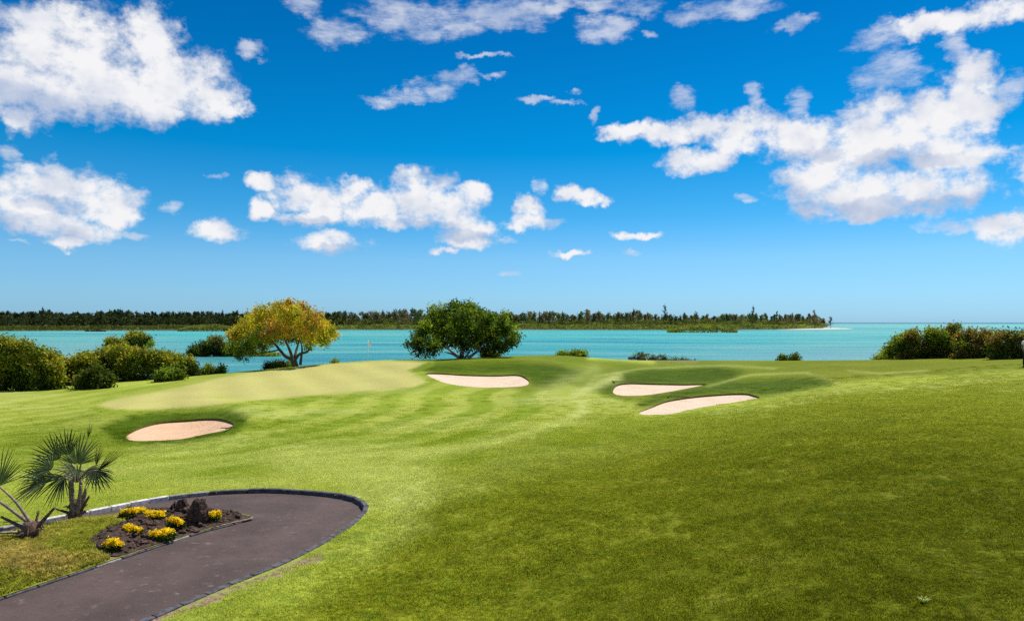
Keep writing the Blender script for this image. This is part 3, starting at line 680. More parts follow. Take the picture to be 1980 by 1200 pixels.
def scatter(name, xy, z, col, patches, scale):
    """one object: points with attributes, patches instanced by geometry nodes"""
    me = bpy.data.meshes.new(name); me.vertices.add(len(xy)); me.vertices.foreach_set('co', np.c_[xy, z].ravel())
    setcol(me, col)
    for nm, v in (('rot', rng.random(len(xy)) * 6.283), ('scl', scale)):
        a = me.attributes.new(nm, 'FLOAT', 'POINT'); a.data.foreach_set('value', v.astype(np.float32))
    o = link(name, me)
    ng = bpy.data.node_groups.new(name, 'GeometryNodeTree')
    ng.interface.new_socket('Geometry', in_out='INPUT', socket_type='NodeSocketGeometry'); ng.interface.new_socket('Geometry', in_out='OUTPUT', socket_type='NodeSocketGeometry')
    N_ = ng.nodes; L_ = ng.links; gi = N_.new('NodeGroupInput'); go = N_.new('NodeGroupOutput')
    inst = N_.new('GeometryNodeInstanceOnPoints'); L_.new(gi.outputs[0], inst.inputs['Points'])
    oi = N_.new('GeometryNodeObjectInfo'); src = patches; oi.inputs['Object'].default_value = src
    L_.new(oi.outputs['Geometry'], inst.inputs['Instance'])
    r = N_.new('GeometryNodeInputNamedAttribute'); r.data_type = 'FLOAT'; r.inputs[0].default_value = 'rot'
    cx = N_.new('ShaderNodeCombineXYZ'); L_.new(r.outputs[0], cx.inputs[2]); L_.new(cx.outputs[0], inst.inputs['Rotation'])
    s = N_.new('GeometryNodeInputNamedAttribute'); s.data_type = 'FLOAT'; s.inputs[0].default_value = 'scl'
    L_.new(s.outputs[0], inst.inputs['Scale']); L_.new(inst.outputs[0], go.inputs[0])
    md = o.modifiers.new('scatter', 'NODES'); md.node_group = ng
    return o
GRASS_FAR = 46
def grass_points(n, ymax):
    y = 4.5 + (ymax - 4.5) * rng.random(n * 2) ** .9; x = (rng.random(n * 2) * 2 - 1) * (y * .86 + 4)
    ok = rng.random(n * 2) < (np.abs(y * .86 + 4) / (ymax * .86 + 4)) * (1.4 - .7 * y / ymax) + .02
    return x[ok], y[ok]
x, y = grass_points(88000, GRASS_FAR)
ok = ~(inside(path_poly, x, y))
dk = dist_line(path_poly[:-2], x, y); ok &= dk > .16
for Pl in bunk: ok &= ~inside(Pl, x, y) & (dist_line(Pl, x, y, True) > .15)
ok &= rng.random(len(x)) < 1 - .97 * sstep(13, 40, y)
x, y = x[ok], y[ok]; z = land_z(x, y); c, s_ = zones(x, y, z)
ok = s_ + (vnoise(x, y, .3, 21) - .5) < .35; x, y, z, c = x[ok], y[ok], z[ok], c[ok]
c[:, :3] *= (.9 + .25 * rng.random(len(c)))[:, None]; ok = ~inside(GREEN, *to_px(x, y, z)); x, y, z, c = x[ok], y[ok], z[ok], c[ok]
# hidden source meshes live inside the scattering objects' node trees through collections-free objects
src1 = bpy.data.objects.new('grass_patch', patch('grass_patch', 260, .34, .020, .0055, 1.3))
src2 = bpy.data.objects.new('lawn_patch', patch('lawn_patch', 120, .24, .05, .010, 1.2))
o = scatter('mown_grass', np.c_[x, y], z, c, src1, np.clip((.85 + y / 60) * (.7 + .6 * vnoise(x, y, .5, 31)), .6, 1.6)); tag(o, 'short mown grass blades covering the near slope', 'grass', kind='stuff')
# coarse lawn of the island
n = 16000; x = rng.uniform(-15, -5, n); y = rng.uniform(8, 18, n)
ok = inside(island, x, y) & (dist_line(island, x, y, True) > .12) & (~inside(bed, x, y) | (rng.random(n) < .01))
x, y = x[ok], y[ok]; z = land_z(x, y); c, _ = zones(x, y, z); c[:, :3] *= (.75 + .6 * rng.random(len(c)))[:, None]
o = scatter('coarse_grass', np.c_[x, y], z, c, src2, .7 + .5 * rng.random(len(x))); tag(o, 'coarse grass with dry patches on the island lawn', 'grass', kind='stuff')

# ------------------------------------------------------------------ planting bed: soil, lava rocks, yellow flowers
def bz(x, y):
    x = np.asarray(x, float); y = np.asarray(y, float)
    return land_z(x, y) + .012 + .07 * sstep(0, .5, dist_line(bed, x, y, True)) + (vnoise(x, y, .16, 3) - .35) * .09 * sstep(0, .15, dist_line(bed, x, y, True))
bx0, by0 = bed.min(0); bx1, by1 = bed.max(0)
me, _ = grid_fill([bed], lambda x, y: inside(bed, x, y), .05, bz, 'soil', M['soil'], bx0, bx1, by0, by1)
tag(link('soil_bed', me, M['soil'], smooth=True), kind='structure')
def rock_mesh(seed, sx, sy, sz, top=None):
    rnd = random.Random(seed); bm = bmesh.new(); bmesh.ops.create_icosphere(bm, subdivisions=3, radius=1)
    from mathutils import noise as mn
    for v in bm.verts:
        p_ = v.co.copy(); d = 1 + .45 * mn.fractal(p_ * 1.3 + Vector((seed * 3.1, 0, 0)), .8, 2.1, 4) + .10 * mn.noise(p_ * 6 + Vector((seed, 2, 0)))
        v.co = p_ * d
        if top: v.co.x += top * v.co.z * .3; v.co.x *= 1 - .25 * max(v.co.z, 0); v.co.y *= 1 - .2 * max(v.co.z, 0)
        v.co = Vector((v.co.x * sx, v.co.y * sy, v.co.z * sz))
    me = bpy.data.meshes.new('lava_rock'); bm.to_mesh(me); bm.free(); return me
def ground(px, py, zf=land_z):
    q = hit([px], [py], zf)[0]; return Vector((q[0], q[1], zf(np.array([q[0]]), np.array([q[1]]))[0]))
ROCKS = [ # base pixel, width px, height px, label
 (384,1012,38,56,'tall upright black lava rock with a pointed top beside the last yellow clump',.9),
 (354,997,26,36,'squat dark lava rock just left of the tall upright one',.2),
 (338,993,16,24,'narrow brown lava rock at the left shoulder of the squat one',.3),
 (247,999,26,20,'small peaked lava rock behind the yellow clump at the back left of the bed',.3),
 (320,992,26,9,'low flat lava rock in the back row between flowers and upright rocks',0),
 (300,1015,24,9,'flat lava rock in the middle of the bed between four yellow clumps',0),
 (240,1036,28,9,'flat lava rock behind the front yellow clump',0),
 (290,1036,30,9,'low lava rock between the two front rows of yellow flowers',0),
 (196,1051,24,7,'long flat lava rock at the lawn end of the bed',0),
 (372,1026,26,7,'flat lava rock near the path kerb below the tall rock',0),
 (272,1050,24,8,'lava rock lying near the kerb right of the front yellow clump',0),
 (354,1030,14,7,'small round lava rock by the kerb in the middle of the bed',0)]
for k, (px, py, wd, ht, lb, tp) in enumerate(ROCKS):
    g = ground(px, py); s = g.y / F
    o = link('lava_rock', rock_mesh(k + 3, wd * s * .5, wd * s * .42, ht * s * (.52 if ht > 12 else .8), tp), M['lava'], loc=(g.x, g.y + .05, g.z + ht * s * (.42 if ht > 12 else .35)))
    o.rotation_euler = (0, 0, 0); tag(o, lb, 'rock', 'lava rocks in the flower bed')
# small lava crumbs
cr_n = 700; xs = rng.uniform(bx0, bx1, cr_n * 3); ys = rng.uniform(by0, by1, cr_n * 3); ok = inside(bed, xs, ys) & (dist_line(bed, xs, ys, True) > .08); xs, ys = xs[ok][:cr_n], ys[ok][:cr_n]
zs = bz(xs, ys); Vs, Fs = [], []; ic = [(0,0,1),(1,0,.1),(.3,.95,0),(-.8,.6,.1),(-.8,-.6,0),(.3,-.95,.1),(0,0,-.6)]; ifc = [(0,1,2),(0,2,3),(0,3,4),(0,4,5),(0,5,1),(6,2,1),(6,3,2),(6,4,3),(6,5,4),(6,1,5)]
for a, b, c in zip(xs, ys, zs):
    r_ = .018 + .055 * rng.random() ** 2.5; n0 = len(Vs); th = rng.random() * 6; q = rng.uniform(.6, 1.3, (7, 3))
    for (u, v, w_), qq in zip(ic, q): Vs.append((a + r_ * qq[0] * (u * math.cos(th) - v * math.sin(th)), b + r_ * qq[1] * (u * math.sin(th) + v * math.cos(th)), c + r_ * .7 * qq[2] * w_))
    Fs += [tuple(n0 + i for i in f) for f in ifc]
o = link('lava_gravel', npmesh('lava_gravel', Vs, Fs), M['lava']); tag(o, 'dark lava crumbs strewn over the flower bed soil', 'gravel', kind='stuff')

def leaves_mesh(name, C, S, colr, up=.3, long=1.5):
    """C centres (n,3), S sizes (n), a folded rhombus each"""
    n = len(C); a = rng.normal(size=(n, 3)); a /= np.linalg.norm(a, axis=1)[:, None]
    nrm = rng.normal(size=(n, 3)); nrm[:, 2] += up * 2; b = np.cross(nrm, a); b /= np.linalg.norm(b, axis=1)[:, None] + 1e-9; S = S[:, None]
    V = np.stack([C - a * S * long, C + b * S * .6, C + a * S * long, C - b * S * .6], 1).reshape(-1, 3); i = np.arange(n)[:, None] * 4
    return npmesh(name, V, i + [0, 1, 2, 3], np.repeat(colr, 4, 0))
def flower_clump(px, py, wd, label):
    g = ground(px, py); s = g.y / F; root = empty('yellow_flower', g); tag(root, label, 'flower clump', 'yellow flowers in the bed')
    rx = wd * s / 2; n = int(230 * rx / .3) + 120
    k_ = 7; sub = np.c_[rng.uniform(-.78, .78, k_), rng.uniform(-.55, .55, k_), rng.uniform(.0, .07, k_), rng.uniform(.22, .42, k_)]; q = rng.integers(0, k_, n)
    th = rng.random(n) * 6.283; r = np.sqrt(rng.random(n)) * sub[q, 3]
    C = np.c_[(sub[q, 0] + np.cos(th) * r) * rx, (sub[q, 1] + np.sin(th) * r) * rx * .8, .05 + sub[q, 2] + (1 - r) * .04 + rng.random(n) ** 3 * .07]
    c = np.array((1.0, .73, .006)) * (.75 + .4 * rng.random(n))[:, None] * np.array((1, 1, 1)); c = np.minimum(c * 1.1, 1); c[:, 1] *= .85 + .25 * rng.random(n)
    Cs = np.repeat(C, 5, 0) + rng.normal(size=(n * 5, 3)) * .016
    link('petals', leaves_mesh('petals', Cs, np.full(n * 5, .020), np.repeat(c, 5, 0), 1.2, 1.2), M['petal'], root)
    n2 = int(n * 1.6); th = rng.random(n2) * 6.283; r = np.sqrt(rng.random(n2)); C = np.c_[np.cos(th) * r * rx * 1.02, np.sin(th) * r * rx * .66, .01 + rng.random(n2) * .10]
    link('foliage', leaves_mesh('foliage', C, np.full(n2, .028), np.tile((.05, .075, .012), (n2, 1)) * (.5 + rng.random(n2))[:, None], .6, 1.3), M['leaf'], root)
    mb = MB()
    for _ in range(12):
        q = Vector((random.uniform(-1, 1) * rx * .6, random.uniform(-.4, .4) * rx, .12)); mb.tube([(q.x * .4, q.y * .4, -.03), q], [.005, .003], 4)
    mb.build('stem', M['petiole'], root)
for a in ((221,1062,40,'yellow flower clump at the front left corner of the bed nearest the camera'),
          (262,1033,36,'yellow flower clump alone in the middle left of the bed'),
          (318,1041,48,'widest yellow flower clump in the front row by the path kerb'),
          (340,1017,44,'yellow flower clump just below left of the tall upright rock'),
          (306,1005,42,'yellow flower clump in the back row touching the one before the tall rock'),
          (260,999,48,'yellow flower clump at the back left corner beside the small peaked rock'),
          (412,1006,28,'yellow flower clump on the far right end of the bed right of the tall rock')): flower_clump(*a)

# ------------------------------------------------------------------ fan palms
def fan(name, hub, axis, nrm, rad, spread, nseg, parent, droop=.25, fold=.0, tone=1.0, pale=.0):
    """costapalmate blade: pleated segments from one hub; axis is the middle direction, nrm the face normal"""
    axis = Vector(axis).normalized(); nrm = Vector(nrm); nrm = (nrm - axis * nrm.dot(axis)).normalized(); side = nrm.cross(axis)
    V, Fc, Cc = [], [], []; hub = Vector(hub)
    for k in range(nseg):
        t_ = (k + .5) / nseg * 2 - 1; ang = t_ * spread / 2
        ln = rad * (1 - .28 * t_ * t_) * random.uniform(.86, 1.08); dA = spread / nseg; ang += random.uniform(-.12, .12) * dA
        jz = random.uniform(-.05, .05); tone_k = tone * random.choice((.35, .7, 1.0, 1.5, 1.9))
        b = len(V)
        for s_, wf, free in ((.04, 1, 0), (.30, 1, 0), (.45, .95, 1), (.68, .70, 1), (.86, .40, 1), (1.0, .04, 1)):
            q = ln * s_; half = min(math.tan(dA / 2) * min(q, ln * .40), .055) * wf * (1.0 if s_ < .4 else .92)
            d = axis * math.cos(ang + jz * s_) + side * math.sin(ang + jz * s_)
            tt = (side * math.cos(ang) - axis * math.sin(ang))
            c = hub + d * q + nrm * (fold * abs(math.sin(ang)) * q) - Vector((0, 0, 1)) * droop * ln * s_ ** 3
            lift = half * .75
            V += [c - tt * half + nrm * lift, c, c + tt * half + nrm * lift]
            cc = Vector((.030, .055, .014)) * tone_k; cc = cc.lerp(Vector((.24, .30, .14)) * random.choice((.5, 1, 1.2)), pale)
            if s_ == 1.0: cc = cc.lerp(Vector((.20, .15, .08)), .5)
            Cc += [tuple(cc)] * 3
        for i in range(5):
            a = b + i * 3; Fc += [(a, a + 1, a + 4, a + 3), (a + 1, a + 2, a + 5, a + 4)]
    me = npmesh('fan', V, Fc, np.array(Cc)); return link(name, me, M['frond'], parent)
def palm_frond(root, crown, P, D, rad, spread, nseg, nrm, axis, droop=.2, fold=.2, tone=1, pale=0, thick=.020, brown=False):
    """P hub in photo pixels, D distance; petiole runs from the crown to the hub"""
    hub = Vector(((P[0] - 990) / F * D, D, CAMZ - (P[1] - HY) / F * D)) - root.location
    ax = Vector((axis[0], axis[2] if len(axis) > 2 else 0, -axis[1]))
    fr = fan('frond', hub, ax, nrm, rad * .97 * D / F, R(spread), int(nseg * 1.05), root, droop, fold, tone, pale)
    mid = (Vector(crown) + hub) / 2 + Vector((0, 0, .07)); mb = MB()
    pts = spline([crown, mid, hub], 4); mb.tube(pts, [thick * (1.9 - 1.1 * i / (len(pts) - 1)) for i in range(len(pts))], 6)
    mb.build('petiole', M['petiole'], fr, smooth=True)
def palm_boots(root, base_r, n, h, lst):
    mb = MB(); mb.tube([(0, 0, -.08), (0, 0, h * .35), (.01, 0, h * .75), (.02, 0, h)], [base_r * 1.3, base_r * 1.15, base_r * .9, base_r * .6], 14, .12)
    mb.build('trunk', M['palm_bark'], root, smooth=True)
    for (ang, lean, ln, z0, wd, mt) in lst:      # cut leaf bases
        d = Vector((math.cos(ang), math.sin(ang), 0)); mb = MB()
        pts = spline([d * base_r * .6 + Vector((0, 0, z0)), d * (base_r * .8 + lean * .45) + Vector((0, 0, z0 + ln * .5)), d * (base_r * .8 + lean) + Vector((0, 0, z0 + ln))], 4)
        mb.tube(pts, [wd * (1.25 - .6 * i / (len(pts) - 1)) for i in range(len(pts))], 6, .05); mb.build('leaf_base', M[mt], root, smooth=True)
    for k in range(n):                            # shaggy skirt at the foot
        a = random.random() * 6.283; d = Vector((math.cos(a), math.sin(a), 0)); z = random.uniform(.02, h * .6); mb = MB()
        mb.tube([d * base_r * .8 + Vector((0, 0, z)), d * (base_r * 1.5) + Vector((0, 0, z + .06)), d * (base_r * random.uniform(1.8, 2.2)) + Vector((0, 0, z + random.uniform(-.05, .12)))], [.03, .022, .008], 5)
        mb.build('old_leaf_base', M['palm_bark'], root)
g = ground(150, 1002); pr = empty('fan_palm', g); tag(pr, 'fan palm with a full head of grey green fans beside the far kerb', 'palm', 'young fan palms on the island lawn')
D0 = g.y; sc_ = D0 / F
palm_boots(pr, .11, 12, .42, [(2.9, .08, .75, .1, .045, 'petiole'), (1.2, .03, .72, .1, .05, 'petiole'), (-.6, .12, .65, .1, .045, 'petiole'), (-1.6, .05, .80, .1, .05, 'petiole'), (0, .2, .38, .12, .035, 'palm_bark'), (3.3, .30, .12, .12, .03, 'palm_bark'), (.4, .10, .55, .1, .05, 'petiole')])
cr0 = (.03, 0, .80)
FR = [ # hub px, distance offset, radius px, spread, segments, normal, axis(px dir, x, y, depth), droop, fold, tone, pale
 ((152,897), -.30, 70, 150, 19, (.1,-1,.25), (.10,-1,.05), .06, .2, 1.1, .45),
 ((118,888), .0, 64, 120, 14, (-.2,-1,.4), (-.55,-.85,0), .06, .25, .8, .2),
 ((106,905), -.35, 66, 130, 16, (-.3,-.8,.8), (-1,-.25,-.1), .16, .2, .8, .25),
 ((110,920), -.45, 92, 120, 17, (-.5,-.6,.9), (-.88,.34,-.2), .14, .2, .8, .3),
 ((128,918), -.55, 66, 150, 16, (-.2,-.9,.5), (-.45,.85,-.2), .10, .2, .7, .35),
 ((150,905), -.5, 46, 200, 18, (.2,-1,.5), (-.15,.2,-.6), .10, .2, .6, .12),
 ((192,908), -.1, 66, 44, 12, (-.35,-.9,.2), (.74,-.62,0), .0, .1, .22, .0),
 ((188,900), .0, 52, 50, 10, (-.4,-.9,0), (.25,-1,.0), .0, .15, .25, .0),
 ((188,908), -.25, 44, 150, 13, (.5,-.8,.3), (.35,.85,-.2), .15, .2, .6, .15),
 ((170,905), .3, 56, 130, 14, (.3,-.6,.9), (.6,.5,.2), .15, .2, .6, .1),
 ((172,846), .15, 32, 30, 4, (.5,-.8,0), (.2,-1,0), .0, .3, .3, .05),
 ((135,880), .4, 60, 130, 15, (-.2,-1,.2), (-.15,-1,.2), .06, .3, .5, .05),
 ((95,930), .3, 66, 120, 15, (-.2,-1,.3), (-1,.15,.1), .12, .25, .45, .1)]
for (P_, dd, rad, spr, ns, nr, ax, dr, fo_, tn, pl) in FR: palm_frond(pr, cr0, P_, D0 + dd, rad, spr, ns, nr, ax, dr, fo_, tn, pl, .012)
g = ground(62, 1036); pl_ = empty('fan_palm', g); tag(pl_, 'stubby fan palm with one arching stalk and a fan cut by the photo edge', 'palm', 'young fan palms on the island lawn')
D1 = g.y
palm_boots(pl_, .13, 16, .30, [(3.0, .50, .22, .14, .035, 'palm_bark'), (.2, .32, .42, .12, .035, 'palm_bark'), (-.5, .22, .12, .08, .03, 'palm_bark'), (2.4, .24, .10, .1, .03, 'palm_bark'), (1.4, .1, .35, .1, .03, 'palm_bark'), (-2.2, .4, .08, .12, .03, 'petiole')])
cr1 = (.05, 0, .22)
for (P_, dd, rad, spr, ns, nr, ax, dr, fo_, tn, pl, th_) in [((2,938), -.1, 82, 120, 22, (.2,-1,.1), (.12,-1,.0), .05, .35, .8, .35, .019), ((-70,930), .4, 80, 150, 22, (-.3,-.9,.4), (-.8,-.5,.0), .15, .3, .8, .2, .020)]:
    palm_frond(pl_, cr1, P_, D1 + dd, rad, spr, ns, nr, ax, dr, fo_, tn, pl, th_)

# ------------------------------------------------------------------ trees with crowns of leaf-sized faces
def px3(px, py, D): return Vector(((px - 990) / F * D, D, CAMZ - (py - HY) / F * D))
def crown(name, clumps, D, origin, n, size, pal, parent, depth=.9, hollow=.35, up=.3, seed=0, thick=1.0):
    """clumps: (px, py, r px, kind); leaves gather in tufts inside each clump"""
    r_ = np.random.default_rng(seed + 5); tot = sum(c[2] ** 2 for c in clumps); C, Kc, Sx = [], [], []
    cen = np.mean([(c[0], c[1]) for c in clumps], 0); ext = max(abs(c[0] - cen[0]) + c[2] for c in clumps)
    for (px, py, r, kd) in clumps:
        m_ = int(n * r * r / tot); dd = D + r_.uniform(-1, 1) * depth * math.sqrt(max(ext * ext - (px - cen[0]) ** 2, 0)) / F * D * .8
        dd = max(dd, D - depth * ext / F * D)
        c0 = np.array(px3(px, py, dd)); rad = r / F * D
        nt = max(m_ // 26, 4); v = r_.normal(size=(nt, 3)); v /= np.linalg.norm(v, axis=1)[:, None]; v *= (r_.random(nt) ** hollow)[:, None] * rad * r_.uniform(.82, 1.12, nt)[:, None]
        v[:, 2] *= .85; v[:, 1] *= thick; k = r_.integers(0, nt, m_)
        pts = c0 + v[k] + r_.normal(size=(m_, 3)) * size * 2.1
        C.append(pts); tint_c = np.array([pal[kd][q] for q in r_.integers(0, len(pal[kd]), nt)])[k]; Kc.append(tint_c * r_.uniform(.65, 1.35, (m_, 1)))
    C = np.concatenate(C) - np.array(origin); Kc = np.concatenate(Kc)
    return link(name, leaves_mesh(name, C, size * r_.uniform(.7, 1.3, len(C)), Kc, up, 1.25), M['leaf'], parent)
def limb(root, D, pts, r0, r1, mat, name='branch', jit=.08):
    mb = MB(); P_ = spline([px3(a, b, D + (d if True else 0)) - root.location for (a, b, d) in pts], 4)
    mb.tube(P_, [r0 + (r1 - r0) * i / (len(P_) - 1) for i in range(len(P_))], 8, jit); return mb.build(name, mat, root, smooth=True)
YP = {0: [(.60,.46,.04),(.56,.50,.04),(.58,.38,.05),(.36,.38,.03),(.26,.28,.03)], 1: [(.36,.42,.03),(.50,.46,.03),(.20,.27,.02)], 2: [(.07,.12,.015),(.14,.20,.02),(.26,.30,.03)], 3: [(.56,.33,.07),(.58,.42,.05),(.38,.24,.05),(.48,.42,.05),(.26,.24,.04)]}
DT = 71.0; bz0 = px3(572, 706, DT)
gt = empty('tree', bz0); tag(gt, 'spreading umbrella tree with yellow and russet leaves beside the green', 'tree')
GC = [(550,600,26,3),(520,606,26,0),(580,606,26,3),(495,618,26,0),(610,620,26,3),(475,636,24,0),(630,636,22,0),(460,652,20,0),(640,648,16,0),(452,668,15,2),(465,680,14,2),(480,665,18,2),(500,650,24,1),(530,635,28,3),(560,630,28,3),(590,635,26,0),(610,650,22,1),(520,655,18,1),(545,650,20,2),(575,652,20,2),(600,664,12,1),(498,664,15,2),(625,652,16,0),(540,615,26,0),(565,612,24,0),(448,645,12,0),(625,660,9,1),(510,672,9,2),(490,682,7,2),(470,690,7,2),(560,587,10,3),(535,590,10,3),(585,592,9,3),(505,600,8,0)]
crown('crown', GC, DT, bz0, 30000, .095, YP, gt, seed=1, hollow=.45)
limb(gt, DT, [(573,712,0),(570,702,0),(566,694,0),(564,688,0)], .34, .24, M['bark'], 'trunk')
for pts, r0, r1 in (([(567,696,0),(552,688,.2),(541,676,.5),(530,664,.8),(510,658,1.2)], .20, .08), ([(566,692,0),(560,675,-.4),(553,660,-.8),(545,640,-1)], .17, .06), ([(570,696,0),(580,684,.1),(594,680,.3),(600,668,.5),(602,650,.8)], .16, .06), ([(569,694,0),(574,675,.6),(580,655,1),(590,632,1.4)], .15, .05), ([(541,676,.5),(520,680,.8),(500,683,1.2),(480,684,1.4)], .08, .03), ([(581,705,.1),(583,690,.2),(584,670,.4),(575,640,1)], .15, .05), ([(530,664,.8),(500,655,1),(480,645,1.2)], .09, .03)):
    limb(gt, DT, pts, r0, r1, M['bark'])
GP = {0: [(.040,.070,.007),(.09,.145,.012),(.17,.235,.018)], 1: [(.28,.35,.03),(.19,.26,.018),(.07,.12,.01)], 2: [(.025,.042,.007),(.075,.115,.012),(.12,.16,.015)]}  # lit tops and shaded lower clumps painted into the leaf tints
DG = 76.0; bz1 = px3(896, 692, DG)
dt = empty('tree', bz1); tag(dt, 'dense dark green round topped tree behind the middle of the course', 'tree')
DC = [(850,602,22,1),(880,598,22,0),(905,600,20,1),(925,602,16,0),(860,620,28,0),(895,620,28,0),(925,622,26,0),(830,635,22,1),(855,640,26,1),(885,640,28,0),(915,640,28,2),(945,635,24,0),(970,630,22,0),(985,642,20,1),(995,652,14,1),(815,650,20,0),(805,665,18,2),(812,678,13,2),(830,665,22,0),(850,662,20,2),(875,662,18,2),(905,660,22,2),(935,660,22,0),(960,658,24,0),(985,660,18,2),(975,672,12,2),(958,672,12,2),(840,608,14,1),(975,615,12,1),(945,617,14,0),(790,668,6,2),(800,683,5,2),(882,588,8,1),(903,590,7,0),(838,678,10,2),(825,686,6,2),(895,675,10,2),(930,672,10,2),(915,592,6,0),(943,622,22,0),(940,640,24,1),(950,652,20,2),(925,612,20,1)]
crown('crown', [(a, b, r * .9, k) for a, b, r, k in DC], DG, bz1, 28000, .115, GP, dt, seed=2, hollow=.4)
limb(dt, DG, [(895,696,0),(893,690,0),(890,686,0)], .36, .28, M['bark'], 'trunk')
for pts, r0, r1, mt in (([(888,692,0),(880,684,.2),(872,678,.4),(862,668,.6)], .22, .10, 'palebark'), ([(893,690,0),(895,680,0),(892,668,-.2),(885,655,0)], .16, .08, 'palebark'), ([(898,692,0),(905,684,0),(912,672,.2),(918,660,.4)], .14, .06, 'palebark'), ([(905,692,0),(916,684,.2),(928,674,.4),(936,664,.6)], .18, .08, 'palebark'), ([(885,690,.1),(874,684,.3),(860,680,.6)], .12, .05, 'bark'), ([(928,674,.4),(942,668,.5),(955,664,.8)], .10, .04, 'bark')):
    limb(dt, DG, pts, r0, r1, M[mt])

# ------------------------------------------------------------------ bushes
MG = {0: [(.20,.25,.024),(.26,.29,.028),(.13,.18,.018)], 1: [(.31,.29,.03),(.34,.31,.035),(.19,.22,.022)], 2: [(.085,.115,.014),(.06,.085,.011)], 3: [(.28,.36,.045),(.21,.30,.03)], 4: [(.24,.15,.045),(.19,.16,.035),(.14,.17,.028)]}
def bush(label, D, base, prof, n, size, kinds, seed, group=None, stems=4, name='bush', depth=1.2, cat='bush', mat='bark'):
    """prof: list of (px, top row, bottom row); clumps fill the outline"""
    b0 = px3(base[0], base[1], D); root = empty(name, b0); tag(root, label, cat, group); rd = random.Random(seed); cl = []
    xs_ = [q[0] for q in prof]
    span = xs_[-1] - xs_[0]; rr0 = max(min(12, span / 7), 2.2)
    x = xs_[0]
    while x <= xs_[-1]:
        t0 = np.interp(x, xs_, [q[1] for q in prof]); b0_ = np.interp(x, xs_, [q[2] for q in prof]); hgt = max(b0_ - t0, 1); y_ = t0
        r0 = min(rr0, hgt / 2 + .6)
        y_ = t0 + r0 * 1.0
        while y_ < b0_ - r0 * .2:
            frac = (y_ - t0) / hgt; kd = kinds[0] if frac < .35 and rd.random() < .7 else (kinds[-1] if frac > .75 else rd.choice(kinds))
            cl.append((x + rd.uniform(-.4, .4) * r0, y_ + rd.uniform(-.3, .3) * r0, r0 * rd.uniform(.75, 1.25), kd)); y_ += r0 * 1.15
        x += r0 * 1.1
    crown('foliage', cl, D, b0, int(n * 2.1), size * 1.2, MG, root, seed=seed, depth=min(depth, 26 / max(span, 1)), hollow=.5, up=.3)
    for k in range(stems):
        x = xs_[0] + (k + .5) / stems * span; t0 = np.interp(x, xs_, [q[1] for q in prof]); bb = np.interp(x, xs_, [q[2] for q in prof])
        limb(root, D, [(x, bb + 2, 0), (x + rd.uniform(-4, 4), (t0 + bb) / 2, .1), (x + rd.uniform(-8, 8), t0 + 4, .1)], .07 * size / .08, .02, M[mat], 'stem')
    return root
lm = 'mangrove bushes on the left shore'
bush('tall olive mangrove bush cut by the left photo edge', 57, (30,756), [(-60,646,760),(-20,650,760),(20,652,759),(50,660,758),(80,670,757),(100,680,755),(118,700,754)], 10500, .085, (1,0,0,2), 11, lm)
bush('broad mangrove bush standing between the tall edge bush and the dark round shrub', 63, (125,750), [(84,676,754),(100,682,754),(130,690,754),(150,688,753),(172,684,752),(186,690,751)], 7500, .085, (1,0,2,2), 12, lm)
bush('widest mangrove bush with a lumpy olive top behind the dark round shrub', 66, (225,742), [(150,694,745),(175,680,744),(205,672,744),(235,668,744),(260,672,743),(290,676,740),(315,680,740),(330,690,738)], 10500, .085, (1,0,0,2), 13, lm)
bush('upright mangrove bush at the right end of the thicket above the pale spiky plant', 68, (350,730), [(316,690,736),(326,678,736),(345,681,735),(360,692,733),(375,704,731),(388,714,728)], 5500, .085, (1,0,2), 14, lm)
bush('dark round shrub in front of the mangrove bushes', 56, (188,750), [(165,722,748),(175,714,750),(190,710,751),(205,714,750),(214,728,748)], 2600, .075, (2,2,2), 15)
bush('brown withered shrub left of the dark round shrub', 57, (160,748), [(150,730,749),(160,726,750),(170,732,750)], 700, .075, (4,4,2), 16)
bush('pale green spiky plant at the foot of the upright mangrove', 60, (328,735), [(308,724,736),(320,714,736),(330,712,736),(345,718,734),(356,724,731)], 1500, .09, (3,3,2), 17, cat='plant')
bush('low bush in the gap above the green at the end of the thicket', 70, (404,724), [(392,714,726),(400,706,725),(412,712,724),(418,718,723)], 700, .075, (0,2), 18)
bush('tiny upright bush beside the low bush before the lagoon', 70, (428,722), [(422,714,722),(428,706,722),(436,714,721)], 350, .07, (0,2), 19)
bush('low shrubs left of the yellow tree trunk', 73, (535,712), [(518,702,714),(524,698,714),(535,700,713),(550,702,712),(568,704,709)], 1300, .075, (3,0,2), 20)
bush('tiny shrub on the green crest right of the yellow tree', 77, (648,700), [(642,698,702),(648,695,702),(655,699,702)], 180, .06, (0,), 21, stems=2)
bush('brown green bush behind the trunks of the dark tree', 80, (948,690), [(932,682,692),(940,672,692),(950,674,691),(958,680,690),(968,682,690)], 900, .08, (4,0,2), 22)
bush('low leafy bush on the crest right of the dark tree', 84, (1105,688), [(1080,684,690),(1088,678,690),(1100,682,690),(1110,676,690),(1122,678,689),(1134,686,689)], 900, .085, (0,3,2), 23)
bush('small dark bush left of its twin on the far lawn edge', 80, (1514,698), [(1507,692,699),(1513,686,699),(1520,692,699)], 380, .08, (2,0), 24, 'twin bushes on the far lawn edge', 2)
bush('round dark bush right of its twin on the far lawn edge', 80, (1537,698), [(1528,692,699),(1537,685,699),(1545,692,699)], 420, .08, (2,0), 25, 'twin bushes on the far lawn edge', 2)
rm = 'mangrove bushes on the right crest'
bush('sloping mangrove bush at the left end of the right hand thicket', 72, (1735,702), [(1692,696,704),(1702,688,704),(1715,672,705),(1730,658,705),(1750,646,706),(1765,640,706)], 5500, .085, (0,3,4,2), 31, rm)
